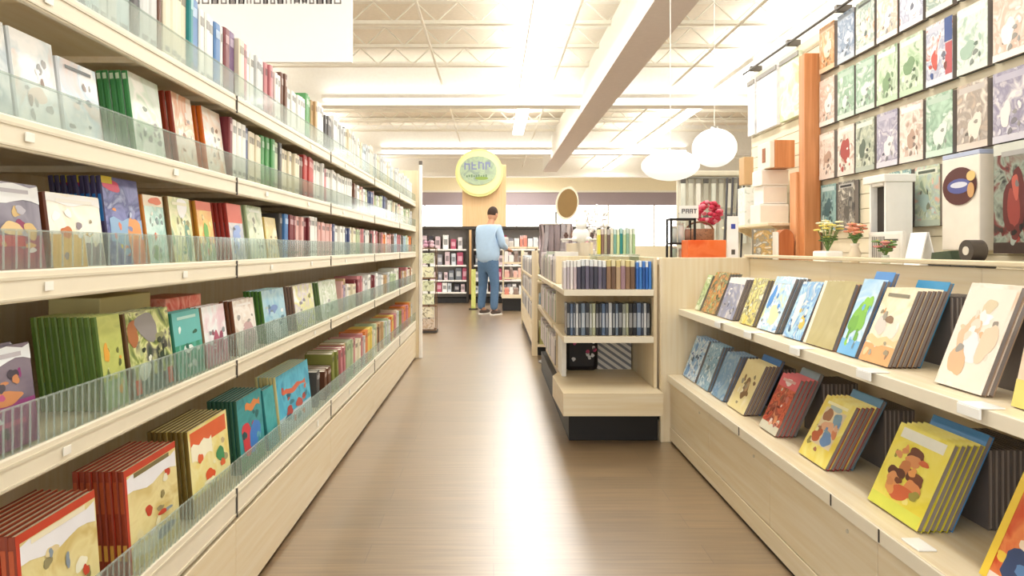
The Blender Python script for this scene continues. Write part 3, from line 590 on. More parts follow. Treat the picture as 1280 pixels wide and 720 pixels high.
# remaining things on the wall's lowest row
m = MB(); m.bbox(WX - .05, WX + .01, 2.62, 2.84, 1.09, 1.46, flat('#efe7da', .5), .004); b = m.build('emblem_board')
q = MB(); q.add([(WX - .053, 2.73 + .10 * math.cos(a), 1.345 + .075 * math.sin(a)) for a in (2*PI*k/28 for k in range(28))], [tuple(range(28))], flat('#5a2f2c', .4))
for k, (dy, dz, w_, h_, c) in enumerate(((.0, .0, .07, .03, '#5a5f9c'), (0, .005, .05, .012, '#d6d8e6'), (-.07, .035, .025, .02, '#e0c07a'), (-.07, -.02, .02, .03, '#cfa06a'))):
    q.poly([(WX - .0545 - k * .0004, 2.73 + dy + w_ * math.cos(a), 1.345 + dz + h_ * math.sin(a)) for a in (2*PI*j/16 for j in range(16))], flat(c, .4))
q.build('emblem', b); tag(b, 'tall pale board with a dark red oval emblem, at the lowest row', 'sign board')
MB().bbox(WX - .049, WX + .011, 2.622, 2.838, 1.4605, 1.478, flat('#b9c2dc', .5), .002).build('top_strip', b)
cm = cover_mesh(.26, .40, .05, A_(['#2c2622','#6e2422','#8f9a8c','#1f1c1a'], 11, 171), '#26211e', [('e', .4, .45, .2, .3, '#5f2220'), ('e', .38, .4, .1, .2, '#8f3a32'), ('e', .42, .6, .07, .1, '#b8584a'), ('e', .75, .6, .12, .3, '#9aa39a'), ('r', 0, .9, 1, .1, '#cfd2c8'), ('r', 0, 0, 1, .1, '#3a2a24')])
place_book('hanging_book', cm, page_mesh(.26, .40, .05, GREYPAGES), Matrix.Translation((WX - .04, 2.56, 1.08)) @ Matrix.Rotation(PI, 4, 'Z'), 'large black and red book standing below the hanging rows near the frame edge', None)

# wooden post at the end of the book wall
m = MB(); m.bbox(1.80, 1.895, 3.985, 4.06, .0, 2.23, ORANGEWOOD, .004); b = m.build('wooden_post'); tag(b, 'tall orange wooden post dividing the book wall', 'post')
m = MB(); m.bbox(1.785, 1.90, 4.061, 4.15, 0, 1.55, maple('#e2a877', '#cf8c58', 'Z'), .004); m.build('lower_post', b)

# ------------------------------------------------------------------ things standing on the ledge behind the counter
t = empty('low_cabinet', (1.52, .6, 0)); tag(t, 'cream cabinet with a flat top behind the display counter, below the book wall', 'cabinet')
MB().bbox(0, .26, 0, 3.36, .05, 1.0, WOOD_Y, .003).build('body', t); MB().box(.01, .25, .01, 3.35, 0, .05, BLACK).build('toe_kick', t)
MB().bbox(-.01, .265, -.01, 3.365, 1.0005, 1.03, WOOD_Y, .004).build('worktop', t)
LZ = 1.0305
def flowers(name, x, y, col, col2, potm, ph, pr, n, spread, hh, label, seed):
    r = random.Random(seed); e = empty(name, (x, y, LZ)); tag(e, label, 'flowers')
    if name == 'potted_flowers': MB().bbox(-pr, pr, -pr * 1.5, pr * 1.5, 0, ph, potm, .008).build('pot', e)
    else: MB().lathe([(0, 0), (pr * .7, 0), (pr, ph * .45), (pr * .6, ph * .85), (pr * .75, ph), (pr * .6, ph - .005), (pr * .45, ph * .8)], potm).build('vase', e)
    st = MB(); bl = MB(); lf = MB()
    for i in range(n):
        a = r.uniform(0, 2 * PI); d = r.uniform(0, spread); q = (d * math.cos(a), d * math.sin(a) * 1.5, ph + hh * r.uniform(.45, 1))
        st.tube((0, 0, ph * .9), q, .002, flat('#6d8a4a', .6), n=5)
        c = flat(col if r.random() < .6 else col2, .6)
        for k in range(5):
            b_ = 2 * PI * k / 5
            bl.ell((q[0] + .011 * math.cos(b_), q[1] + .011 * math.sin(b_), q[2]), (.011, .011, .005), c, 7, 4)
        bl.ell((q[0], q[1], q[2] + .003), (.005, .005, .005), flat('#e6c65a', .6), 6, 4)
        lf.ell((q[0] * .6, q[1] * .6, ph + (q[2] - ph) * .5), (.018, .008, .004), flat('#5f7d45', .6), 7, 4)
    st.build('stems', e); bl.build('blossoms', e); lf.build('leaves', e)
def lp(px, Y): return (px - VX) * Y / F
flowers('potted_flowers', 1.66, 3.42, '#ede8c4', '#e0cf6a', flat('#fbfaf6', .3), .055, .045, 22, .05, .15, 'yellow and white flowers in a white square pot beside the wooden post', 3)
flowers('vase_of_flowers', 1.66, 3.16, '#e59a7c', '#f0c2ae', flat('#e0d2bc', .3), .09, .026, 18, .035, .09, 'coral flowers in a small beige vase beside the white square pot', 4)
# striped frame and little green plant
t = empty('framed_print', (1.70, 2.86, LZ)); tag(t, 'white picture frame with grey stripes standing on the cabinet top', 'picture frame')
m = MB(); m.bbox(0, .015, 0, .26, 0, .14, flat('#f2efe8', .4), .002); m.build('frame', t)
m = MB(); m.box(-.001, .0, .02, .24, .012, .128, flat('#e8e4dc', .5))
for k in range(7): m.box(-.0022, -.0011, .13 + k * .015, .138 + k * .015, .014, .12, flat('#7a7672', .5))
m.box(-.0022, -.0011, .03, .13, .10, .108, flat('#5a5650', .5)); m.build('print', t)
flowers('vase_of_flowers', 1.63, 2.86, '#6f8f5a', '#cf8a86', flat('#cfd8cc', .3), .04, .02, 12, .03, .06, 'small green posy in a pale cup in front of the striped frame', 6)
t = empty('display_case', (1.72, 3.02, LZ)); tag(t, 'tall narrow white stand with a dark recess between the coral flowers and the striped frame', 'display stand')
m = MB(); m.bbox(0, .12, 0, .012, 0, .36, WHITE, .002); m.bbox(0, .12, .118, .13, 0, .36, WHITE, .002); m.bbox(0, .12, .02, .11, .345, .36, WHITE, .003); m.build('frame', t)
MB().box(.03, .05, .013, .117, 0, .344, DARK).build('recess_panel', t)
MB().bbox(-.01, .13, -.01, .17, .3605, .395, WHITE, .004).build('cap', t)
t = empty('paper_sign', (1.62, 2.62, LZ)); tag(t, 'blank white folded card standing below the oval emblem board', 'card')
MB().prism([(0, 0, 0), (.004, 0, 0), (.034, 0, .13), (.030, 0, .13)], (0, .10, 0), flat('#fdfdfb', .5)).build('front_leaf', t)
MB().prism([(.066, 0, 0), (.070, 0, 0), (.0385, 0, .13), (.0345, 0, .13)], (0, .10, 0), flat('#fdfdfb', .5)).build('back_leaf', t)
for i, (x, y, c, lab) in enumerate(((1.62, 2.44, '#3d4c3a', 'dark green bulldog clip shaped stapler on the cabinet top'), (1.60, 2.28, '#4a423c', 'dark brown hole punch at the frame edge on the cabinet top'))):
    t = empty('stapler' if i == 0 else 'tape_dispenser', (x, y, LZ)); tag(t, ['dark green desk stapler on the cabinet top beside the white card', 'dark brown tape dispenser on the cabinet top at the frame edge'][i], ['stapler', 'tape dispenser'][i])
    MB().bbox(0, .07, 0, .13, 0, .022, flat('#2b2a28', .4), .006).build('base', t)
    if i == 0: m = MB(); m.prism([(.01, .005, .0225), (.01, .125, .024), (.01, .12, .052), (.01, .02, .060)], (.05, 0, 0), flat(c, .4)); m.build('arm', t)
    else: m = MB(); m.tube((.01, .065, .060), (.06, .065, .060), .037, flat(c, .4), n=24); m.tube((.008, .065, .060), (.062, .065, .060), .015, flat('#d8d2c6', .4), n=16); m.build('tape_roll', t)

# ------------------------------------------------------------------ partition above and behind the book wall
structure(MB().bbox(2.3, 2.42, -2, 6.1, 0, 2.80, flat('#fbf8f0', .6), .01).build('wall_partition'))
for k, (y0, y1, cols, lab) in enumerate(((4.24, 4.52, ['#cfdcae','#e9efda','#b5c98e'], 'pale green poster hanging beside the wooden post'), (4.57, 4.92, ['#e9e8f0','#f6f5f6','#cfcfe0'], 'white and lilac poster hanging second from the wooden post'), (4.96, 5.09, ['#dfe0e2','#f3f3f3','#b9bcc4'], 'narrow pale grey poster at the end of the book wall'))):
    t = empty('hanging_poster', (WX, y0, 1.92)); tag(t, lab, 'poster', 'posters hanging past the wooden post')
    MB().bbox(-.02, .005, 0, y1 - y0, 0, .40, A_(cols, 7, 200 + k), .003).build('board', t)
    MB().bbox(-.026, -.021, .0, y1 - y0, .37, .40, flat('#8a867e', .4), .001).build('clip_strip', t)
# ------------------------------------------------------------------ service counter with gifts beyond the end panel
t = empty('service_counter', (1.04, 3.975, 0)); tag(t, 'maple counter behind the display counter end panel, crowded with small gifts', 'counter')
MB().bbox(0, .735, 0, 1.1, .06, .99, WOOD_X, .004).build('body', t); MB().box(.02, .7, .02, 1.08, 0, .06, BLACK).build('toe_kick', t); MB().bbox(-.01, .74, -.005, 1.11, .9905, 1.03, WOOD_X, .004).build('worktop', t)
SZ = 1.0305
def small_box(name, px0, px1, y0, y1, Y, d, m, label, cat, z0=None, lid=None, r=.004, group=None):
    X0, X1 = lp(px0, Y), lp(px1, Y); zt = H - (y0 - VY) * Y / F; zb = z0 if z0 is not None else H - (y1 - VY) * Y / F
    e = empty(name, ((X0 + X1) / 2, Y, zb)); w_ = (X1 - X0) / 2
    MB().bbox(-w_, w_, 0, d, 0, zt - zb, m, r).build('box_body', e)
    if lid: MB().bbox(-w_ * .96, w_ * .96, -.0015, .0, (zt - zb) * .1, (zt - zb) * .9, lid, .0005).build('front_label', e)
    tag(e, label, cat, group); return e
t = empty('black_rack', (lp(838, 4.15), 4.15, SZ)); tag(t, 'small black framed shelf rack standing beside the orange box', 'rack')
w_ = lp(870, 4.15) - lp(838, 4.15); m = MB()
for x in (0, w_ - .012): m = MB(); m.box(x, x + .012, 0, .112, 0, .012, BLACK); m.box(x, x + .012, 0, .012, .012, .25, BLACK); m.box(x, x + .012, .1, .112, .012, .25, BLACK); m.build('side_frame', t)
for z in (.09, .238): MB().bbox(0, w_, 0, .112, z, z + .012, BLACK, .002).build('shelf', t)
for i, (x, z, c, hh) in enumerate(((.02, .0, '#bcd3c2', .075), (.07, .0, '#e7b9a8', .07), (.115, .0, '#dfe3e0', .08), (.02, .1025, '#d9e2de', .1), (.065, .1025, '#f0efea', .12), (.11, .1025, '#a8806a', .09))):
    e = empty('small_candle', (lp(838, 4.15) + x * .9 + .018, 4.20, SZ + z)); MB().lathe([(0, 0), (.017, 0), (.018, hh * .8), (.014, hh * .9), (0, hh * .9)], flat(c, .4), n=14).build('jar', e); MB().lathe([(.0, hh * .9), (.0165, hh * .905), (.0165, hh), (0, hh)], flat('#e9e4d8', .4), n=14).build('lid', e)
    tag(e, '%s jar on the %s of the black rack' % (['sage green', 'peach', 'pale grey', 'mint grey', 'tall white', 'brown'][i], 'lower level' if i < 3 else 'middle shelf'), 'jar')
m = MB(); Y = 4.22; m.bbox(lp(849, Y), lp(873, Y), Y - .003, Y + .003, 1.2815, 1.36, flat('#f7f5f0', .4), .001); b = m.build('counter_sign')
q = MB()
def glyph(q, kind, x, z, s, y, c):
    b = .22 * s
    def r(a0, a1, b0, b1): q.box(x + a0 * s, x + a1 * s, y - .001, y, z + b0 * s, z + b1 * s, c)
    if kind in 'FPE': r(0, .2, 0, 1); r(.2, .62, .8, 1); r(.2, .55, .42, .6)
    if kind == 'P': r(.5, .68, .42, 1)
    if kind in 'AR': r(0, .2, 0, 1); r(.5, .7, 0, 1); r(.2, .5, .8, 1); r(.2, .5, .4, .58)
    if kind == 'T': r(.25, .45, 0, 1); r(0, .7, .8, 1)
    if kind == 'I': r(.1, .3, 0, 1)
for k, g_ in enumerate('PART'): glyph(q, g_, lp(852, Y) + k * .024, 1.312, .028, Y - .004, flat('#6a6468', .5))
q.build('lettering', b); tag(b, 'small white card with grey capital letters standing on the black rack', 'sign')
small_box('orange_box', 860, 908, 300, 322, 3.99, .14, A_(['#ee6a1e','#f2793a','#e55a12'], 6, 210), 'bright orange box standing on the gift counter', 'box', SZ)
t = empty('wicker_basket', (lp(876, 4.36), 4.38, SZ)); tag(t, 'brown wicker basket behind the orange box', 'basket')
MB().lathe([(0, 0), (.06, 0), (.085, .10), (.088, .19), (.08, .19), (.055, .02), (0, .02)], A_(['#7a4e34','#9c6a48','#5f3a26'], 60, 211, .7)).build('bowl', t)
m = MB()
for k in range(14):
    a0, a1 = PI * k / 14, PI * (k + 1) / 14; m.tube((.083 * math.cos(a0), 0, .185 + .05 * math.sin(a0)), (.083 * math.cos(a1), 0, .185 + .05 * math.sin(a1)), .006, flat('#7a4e34', .7), n=6)
m.build('handle', t)
t = empty('flower_arrangement', (lp(898, 4.32), 4.50, SZ)); tag(t, 'ball of crimson and pink flowers in a tall white vase beside the basket', 'flowers')
MB().lathe([(0, 0), (.03, 0), (.038, .12), (.026, .20), (.032, .22), (.024, .215), (0, .2)], flat('#f2efe8', .3)).build('vase', t)
bl = MB(); r_ = random.Random(9)
for k in range(70):
    a, b_ = r_.uniform(0, 2 * PI), math.acos(r_.uniform(-1, 1)); q = (.072 * math.sin(b_) * math.cos(a), .06 * math.sin(b_) * math.sin(a), .30 + .072 * math.cos(b_))
    bl.ell(q, (.018, .018, .014), flat(r_.choice(['#c8304e', '#d9546c', '#e58a98', '#b3243f']), .6), 7, 5)
bl.build('blossoms', t); MB().tube((0, 0, .2), (0, 0, .27), .008, flat('#8f3a3a', .6)).build('stems', t)
t = empty('white_stand', (lp(917, 4.15), 4.16, SZ)); tag(t, 'narrow white upright card stand with a small blue square', 'card stand')
MB().bbox(-.033, .033, 0, .01, 0, .262, flat('#f8f8f6', .4), .002).build('panel', t); MB().bbox(-.05, .05, -.03, .05, 0, .006, flat('#e8e6e0', .4), .002).build('foot', t)
MB().box(-.012, .014, -.0012, .0, .185, .215, flat('#3f4fa8', .4)).build('blue_mark', t); MB().box(-.010, .012, -.0012, 0, .03, .06, flat('#55524e', .4)).build('grey_mark', t)
for i, px in enumerate((905, 912, 919, 926)):
    Y = 4.9; x = lp(px, Y); tag(MB().tube((x, Y, SZ), (x + .025, Y, 1.60), .010 - .001 * i, flat('#4a4a50', .4), .007, n=10).build('dark_umbrella' if 0 else 'wrapping_roll'), ['first', 'second', 'third', 'fourth'][i] + ' dark upright wrapping roll counting from the pink flower ball', 'wrapping roll', 'dark rolls behind the white stand')
# wall shelf with wooden things
t = empty('wall_shelf', (1.66, 4.16, 1.235)); tag(t, 'pale wall shelf carrying white boxes beside the wooden post', 'shelf')
MB().bbox(0, .245, 0, .85, 0, .018, WOOD_Y, .003).build('board', t)
for y in (.08, .72):
    MB().prism([(.05, y, -.001), (.245, y, -.001), (.245, y, -.10)], (0, .02, 0), WOOD_Y).build('bracket', t)
wh = flat('#f6f0e6', .5)
for i, (a, b_, c, d, Y) in enumerate(((950, 986, 255, 282, 4.36), (954, 984, 232, 254, 4.37), (952, 986, 212, 231, 4.36))):
    small_box('white_box', a, b_, c, d, Y, .17, wh, ['lowest', 'middle', 'topmost'][i] + ' white box of the stack on the wall shelf', 'box', [1.2535, None, None][i], flat('#efe2d2', .5), group='white boxes on the wall shelf') if i == 0 else small_box('white_box', a, b_, c, d, Y, .16, wh, ['lowest', 'middle', 'topmost'][i] + ' white box of the stack on the wall shelf', 'box', [0, 1.3815, 1.4975][i], flat('#efe2d2', .5), group='white boxes on the wall shelf')
t = empty('wooden_box', (1.80, 4.27, 1.601)); tag(t, 'open wooden box with a slot, on top of the white boxes', 'wooden box')
MB().bbox(-.055, .07, .0, .012, 0, .17, ORANGEWOOD, .002).build('front_board', t); MB().bbox(-.085, -.056, .0, .2, 0, .165, flat('#f4ead8', .5), .003).build('side_board', t); MB().box(-.055, .07, .0125, .2, .0, .01, ORANGEWOOD).build('bottom_board', t); MB().bbox(-.0875, -.0855, .07, .12, .04, .13, flat('#9c5c34', .5), .0008).build('slot', t)
small_box('tan_box', 930, 942, 196, 233, 4.72, .1, flat('#c9a67a', .5), 'tall tan box standing on a white box near the dark rolls', 'box', 1.5365)
small_box('white_box', 931, 949, 234, 282, 4.70, .14, A_(['#e6ece6','#f4f5f0','#c9d6cc'], 20, 214), 'tall pale patterned box below the tan box on the wall shelf', 'box', 1.2535)
t = empty('figurine', (lp(947, 4.62), 4.62, 1.60)); 
bpy.data.objects.remove(t)
small_box('red_box', 950, 956, 252, 281, 4.60, .04, flat('#b0474a', .5), 'thin red box between the patterned box and the white stack', 'box', 1.2535)
t = empty('picture_frame_stand', (lp(956, 4.1), 4.12, SZ)); t.name = 'small_picture'; tag(t, 'small framed picture with gold shapes under the wall shelf', 'picture')
MB().bbox(-.066, .066, 0, .014, 0, .185, flat('#8a8478', .4), .003).build('frame', t); MB().box(-.058, .058, -.001, 0, .008, .177, A_(['#e9e4d6','#c9a25a','#8f8f86','#f3efe4'], 18, 215)).build('print', t); MB().prism([(-.01, .0145, .0), (-.01, .0145, .12), (-.01, .06, .0)], (.02, 0, 0), flat('#8a8478', .4)).build('easel_leg', t)
t = empty('arched_box', (lp(983, 4.06), 4.06, SZ)); tag(t, 'arched reddish wooden box with a white edge beside the small picture', 'wooden box')
arch = [(-.045, 0, 0), (.045, 0, 0), (.045, 0, .13)] + [(.045 * math.cos(a), 0, .13 + .05 * math.sin(a)) for a in (PI * k / 10 for k in range(1, 10))] + [(-.045, 0, .13)]
MB().prism(arch, (0, .08, 0), maple('#c97a48', '#a8582c', 'Z')).build('box_body', t); MB().bbox(-.058, -.046, -.002, .082, 0, .165, WHITE, .002).build('side_strip', t)

# rack of hanging packets and the paper lanterns behind
t = empty('packet_rack', (1.66, 6.2, 0)); tag(t, 'pale free standing rack hung with slim cellophane packets', 'rack')
m = MB(); m.bbox(0, .78, .03, .05, .0, 1.74, flat('#efe9d8', .6), .003); m.build('rack_panel', t)
m = MB(); m.bbox(-.01, .79, -.06, .06, 1.745, 1.79, flat('#e0d9c4', .5), .01); m.build('rack_header', t)
for r0 in (1.46, 1.14): 
    m = MB(); m.tube((0, -.02, r0 + .27), (.78, -.02, r0 + .27), .006, STEEL, n=8); m.build('hang_rail', t)
for rr, z in enumerate((1.46, 1.14)):
    for k in range(11):
        c = ['#dfe2d6', '#cfcdbd', '#e9e6da', '#b9b6a6'][k % 4]
        p = empty('hanging_packet', (1.70 + .068 * k, 6.17, z)); MB().bbox(-.02, .02, -.008, .008, 0, .22, flat(c, .35), .003).build('packet', p); MB().bbox(-.022, .022, -.009, .009, .2205, .26, flat('#8f8c80' if k % 3 else '#5f5c58', .4), .002).build('header_card', p)
        tag(p, 'slim pale packet hanging in the %s row of the packet rack' % ['upper', 'lower'][rr], 'packet', ['upper', 'lower'][rr] + ' row of pale packets')
for (px, py, rx, rzz, Y, lab) in ((838, 207, .235, .125, 5.7, 'wide flat white paper lantern hanging beside the packet rack'), (893, 185, .185, .165, 5.9, 'rounder white paper lantern hanging above the packet rack')):
    X, Y, Z = pt(px, py, Y); t = empty('paper_lantern', (X, Y, Z)); tag(t, lab, 'lantern')
    k = 16; prof = [(rx * math.sin(PI * i / k) * (1 + .012 * (i % 2)), -rzz * math.cos(PI * i / k)) for i in range(k + 1)]
    MB().lathe(prof, glow('#fdfdfb', .55), n=28).build('shade', t); MB().tube((0, 0, rzz), (0, 0, CZ - Z - .02), .003, flat('#e8e6e0', .5), n=6).build('cord', t); MB().lathe([(0, rzz - .01), (.03, rzz - .01), (.03, rzz + .012), (0, rzz + .012)], STEEL).build('top_ring', t)

# ------------------------------------------------------------------ unit at the aisle with the empty deck (end cap)
t = empty('gondola', (.40, 3.80, 0)); tag(t, 'maple shelving unit with an empty low deck and black base facing the camera', 'shelving unit')
def gp(mb_, name, par=None):
    o = mb_.build(name, par or t)
    if par is None: o.matrix_parent_inverse = Matrix.Translation((-.40, -3.80, 0))
    return o
m = MB(); m.bbox(.43, .938, 3.93, 6.2, 0, .1705, BLACK, .003); gp(m, 'black_base')
m = MB(); m.prism([(.385, 3.80, .171), (.938, 3.80, .171), (.938, 4.62, .171), (.47, 4.62, .171), (.37, 4.32, .171)], (0, 0, .125), WOOD_X); gp(m, 'deck')
m = MB(); m.bbox(.47, .938, 4.623, 6.2, .171, .295, WOOD_Y, .003); gp(m, 'rear_deck')
m = MB(); m.bbox(.92, .939, 3.95, 6.2, .2965, 1.045, WOOD_Z, .002); gp(m, 'side_panel')
m = MB(); m.bbox(.42, .918, 4.63, 4.65, .2965, 1.045, WOOD_Z, .002); gp(m, 'back_panel')
m = MB(); m.bbox(.655, .675, 4.66, 6.2, .2965, 1.14, WOOD_Z, .002); gp(m, 'centre_panel')
for z in (.59, .86):
    m = MB(); m.bbox(.40, .918, 3.95, 4.62, z - .03, z, WOOD_X, .003); s_ = gp(m, 'end_shelf'); MB().bbox(.403, .918, 3.942, 3.9495, z - .034, z + .002, LIP, .001).build('price_rail', s_).matrix_parent_inverse = Matrix()
    m = MB(); m.bbox(.395, .653, 4.66, 6.2, z - .03, z, WOOD_Y, .003); gp(m, 'side_shelf')
m = MB(); m.bbox(.64, .918, 4.32, 4.62, 1.06 - .012, 1.06, clear_plastic('#eef5f3', .5, .05), .002); gp(m, 'riser_shelf')
for x in (.645, .905): 
    m = MB(); m.box(x, x + .008, 4.33, 4.60, .861, 1.047, clear_plastic('#eef5f3', .5, .05)); gp(m, 'riser_leg')
# contents
gr = random.Random(21)
def packet(x, y, z, w_, h_, d, c, lab, grp, topc=None, name='product_packet'):
    p = empty(name, (x, y, z + .0008)); MB().bbox(-w_ / 2, w_ / 2, 0, d, 0, h_ * .78, flat(c, .35), .002, seg=1).build('box_body', p)
    MB().bbox(-w_ / 2 + .001, w_ / 2 - .001, .002, d - .002, h_ * .7805, h_, flat(topc or '#eceae2', .35), .001, seg=1).build('top', p); tag(p, lab, 'packet', grp)
def prow(xa, xb, y, z, n, h0, cols, topcols, lab, grp, d=.09):
    st = (xb - xa) / n
    for k in range(n): packet(xa + st * (k + .5), y, z, st - .003, h0 * gr.uniform(.94, 1), d, cols[k % len(cols)], lab, grp, topcols[k % len(topcols)])
sh = 'upper shelf of the empty deck unit'
prow(lp(704, 3.98), lp(721, 3.98), 3.98, .86, 4, .17, ['#d8cfd2','#bdb2b8','#e3dcdc','#c7b6bd'], ['#f2f0ec'], 'pale pink packet at the aisle end of the ' + sh, 'pale pink packets')
prow(lp(721, 3.98), lp(758, 3.98), 3.98, .86, 7, .175, ['#4a4658','#3c3c4c','#6a6478'], ['#f4f4f2', '#e2e6e8'], 'dark violet packet with white top on the ' + sh, 'dark violet packets')
prow(lp(758, 3.98), lp(794, 3.98), 3.98, .86, 6, .175, ['#8a6a52','#6d5240','#b59a7c','#9c7c86'], ['#d9c88a', '#e2d8b0'], 'brown packet with straw top on the ' + sh, 'brown packets')
prow(lp(795, 3.98), .915, 3.98, .86, 5, .165, ['#2f66b8','#3f7cc8','#27559c'], ['#4f86d4', '#e6eef4'], 'blue packet at the panel end of the ' + sh, 'blue packets')
cl = ['#e6dc4c','#8a6a5c','#b3a98a','#6d5a52','#d9d2b0','#7fb0a0','#cfe0a0','#2f8a86','#c3d9a2','#8fb39a','#d4dfc2','#a8c492']
nm_ = ['bright yellow','cocoa brown','khaki','dark brown','cream','sea green','lime','teal','pale green','grey green','ivory green','leaf green']
st = (.90 - .66) / 12
for k in range(12): packet(.66 + st * (k + .5), 4.36, 1.06, st - .002, .17 * gr.uniform(.92, 1), .06, cl[k], '%s packet on the clear riser above the blue packets' % nm_[k], 'packets on the clear riser', lighten(cl[k], .6))
# cases on the lower shelf
cc = [('#20242c','black'),('#5a6e8c','slate blue'),('#3a4250','charcoal'),('#b8bcc0','silver'),('#2b3138','black'),('#6f7f92','slate blue'),('#22262b','charcoal'),('#8a8f86','grey green'),('#a3a78a','khaki'),('#2b2b2b','black')]
xs = .425; k = 0
while xs < .905:
    c, n_ = cc[k % 10]; th = gr.choice([.016, .02, .024]); th = min(th, .914 - xs); hh = .19 * gr.uniform(.97, 1)
    e = empty('film_case', (xs + th / 2, 4.0, .5908)); MB().bbox(-th / 2 + .0006, th / 2 - .0006, 0, .135, 0, hh, flat(c, .3), .002, seg=1).build('case', e)
    MB().box(-th / 2 + .003, th / 2 - .003, -.0008, 0, hh * .25, hh * .7, flat(lighten(c, .55), .4)).build('spine_label', e)
    tag(e, '%s film case standing on the lower end shelf above the empty deck' % n_, 'film case', n_ + ' film cases'); xs += th; k += 1
# things on the deck
t2 = empty('striped_board', (lp(768, 4.5), 4.56, .2965)); tag(t2, 'board with grey and white diagonal stripes leaning behind the empty deck', 'board')
wS = .122; hS = .255
m = MB(); m.box(-wS, wS, 0, .012, 0, hS, flat('#f0eeea', .5)); m.build('board', t2)
m = MB(); 
for k in range(-6, 12):
    a = k * .045; P_ = [(-wS, a), (-wS, a + .02), (wS, a + .02 - .17), (wS, a - .17)]
    # clip the stripe to the board
    def clip(poly, ax, lim, keep_less):
        out = []
        for i in range(len(poly)):
            p, q = poly[i], poly[(i + 1) % len(poly)]; ip = (p[ax] <= lim) == keep_less; iq = (q[ax] <= lim) == keep_less
            if ip: out.append(p)
            if ip != iq:
                f = (lim - p[ax]) / (q[ax] - p[ax]); out.append((p[0] + (q[0] - p[0]) * f, p[1] + (q[1] - p[1]) * f))
        return out
    P_ = clip(P_, 1, hS - .001, True)
    if len(P_) > 2: P_ = clip(P_, 1, .001, False)
    if len(P_) > 2: m.poly([(p[0], -.0008, p[1]) for p in P_], flat('#8b8f96', .5))
m.build('stripes', t2)
t2 = empty('black_bag', (lp(728, 4.5), 4.50, .2965)); tag(t2, 'black bag with small pink and white marks beside the striped board', 'bag')
MB().bbox(-.115, .105, 0, .09, 0, .25, flat('#231f22', .5), .03).build('bag_body', t2)
m = MB(); r2 = random.Random(2)
for k in range(9): 
    x, z = r2.uniform(-.08, .08), r2.uniform(.03, .2); m.poly([(x + r2.uniform(.008, .016) * math.cos(a), -.0012, z + .014 * math.sin(a)) for a in (2*PI*j/9 for j in range(9))], flat(r2.choice(['#e8e6e8', '#c04a7a', '#e8e6e8']), .5))
m.build('printed_marking', t2)
tag(MB().bbox(.425, .455, 4.3, 4.55, .2965, .545, flat('#f3f1ec', .5), .003).build('white_folder'), 'white upright folder at the aisle corner of the empty deck', 'folder')
# aisle-side contents of this unit (seen edge on)
for zi, z in enumerate((.2955, .59, .86)):
    y = 4.70; k = 0
    while y < 6.1:
        th = gr.uniform(.03, .06); c = gr.choice(['#d8cfd4','#8c7f84','#e9e4de','#b9a8a8','#4f4c54','#c8b8a8','#e2d9dc', '#9aa58a']); nn = {'#d8cfd4':'pink grey','#8c7f84':'mauve','#e9e4de':'white','#b9a8a8':'dusty rose','#4f4c54':'dark grey','#c8b8a8':'beige','#e2d9dc':'pale lilac','#9aa58a':'sage'}[c]
        hh = gr.uniform(.16, .2) if zi != 2 else gr.uniform(.15, .22)
        packet(.50, y + .0, z, .16, hh, th - .003, c, '%s packet facing the aisle on the %s level beyond the empty deck' % (nn, ['bottom', 'middle', 'upper'][zi]), '%s packets, %s aisle level' % (nn, ['bottom', 'middle', 'upper'][zi]), lighten(c, .3)); y += th
# back half top: white things
t2 = empty('tier_shelf', (.70, 5.2, .80)); t2.name = 'raised_shelf'; tag(t2, 'narrow raised white shelf of small dark ornaments behind the packets', 'shelf')
MB().bbox(-.17, .2, 0, .25, .36, .372, WHITE, .003).build('board', t2)
for x in (-.16, .18): MB().box(x, x + .012, .01, .24, .345, .3595, WHITE).build('side', t2)
for k in range(7):
    e = empty('ornament', (.56 + .05 * k, 5.32, 1.1725)); c = ['#5a4038', '#8a6a5a', '#3f3432', '#b39a90', '#54403a', '#8c7f7c', '#4a3a36'][k]; s_ = [.05, .06, .045, .07, .05, .06, .045][k]
    MB().lathe([(0, 0), (.016, 0), (.012, s_ * .2), (.020, s_ * .5), (.010, s_ * .8), (.013, s_ * .9), (0, s_)], flat(c, .4), n=12).build('figure', e); tag(e, '%s small turned ornament on the raised white shelf' % ['chocolate', 'tan brown', 'near black', 'rosy beige', 'umber', 'grey', 'dark umber'][k], 'ornament', 'ornaments on the raised white shelf')
t2 = empty('white_plush', (.60, 4.72, 1.1405)); tag(t2, 'soft white plush toy sitting behind the dark violet packets', 'plush toy')
MB().ell((0, 0, .05), (.062, .045, .055), flat('#f7f6f4', .9)).build('plush_body', t2); m = MB(); m.ell((0, -.01, .115), (.04, .036, .036), flat('#f7f6f4', .9)); m.ell((-.03, -.01, .15), (.014, .01, .016), flat('#f7f6f4', .9)); m.ell((.03, -.01, .15), (.014, .01, .016), flat('#f7f6f4', .9)); m.build('plush_head', t2)
m = MB(); m.ell((-.05, -.035, .02), (.02, .03, .016), flat('#f7f6f4', .9)); m.build('paw', t2); m = MB(); m.ell((.05, -.035, .02), (.02, .03, .016), flat('#f7f6f4', .9)); m.build('paw', t2)
t2 = empty('white_blossom_branch', (.86, 5.75, .8615)); t2.name = 'blossom_branch'; tag(t2, 'tall airy branch of white blossom rising behind the packets', 'flowers')
MB().lathe([(0, 0), (.04, 0), (.05, .12), (.03, .2), (.035, .21), (0, .2)], flat('#f5f3ee', .3)).build('vase', t2)
bl = MB(); st_ = MB(); r3 = random.Random(14)
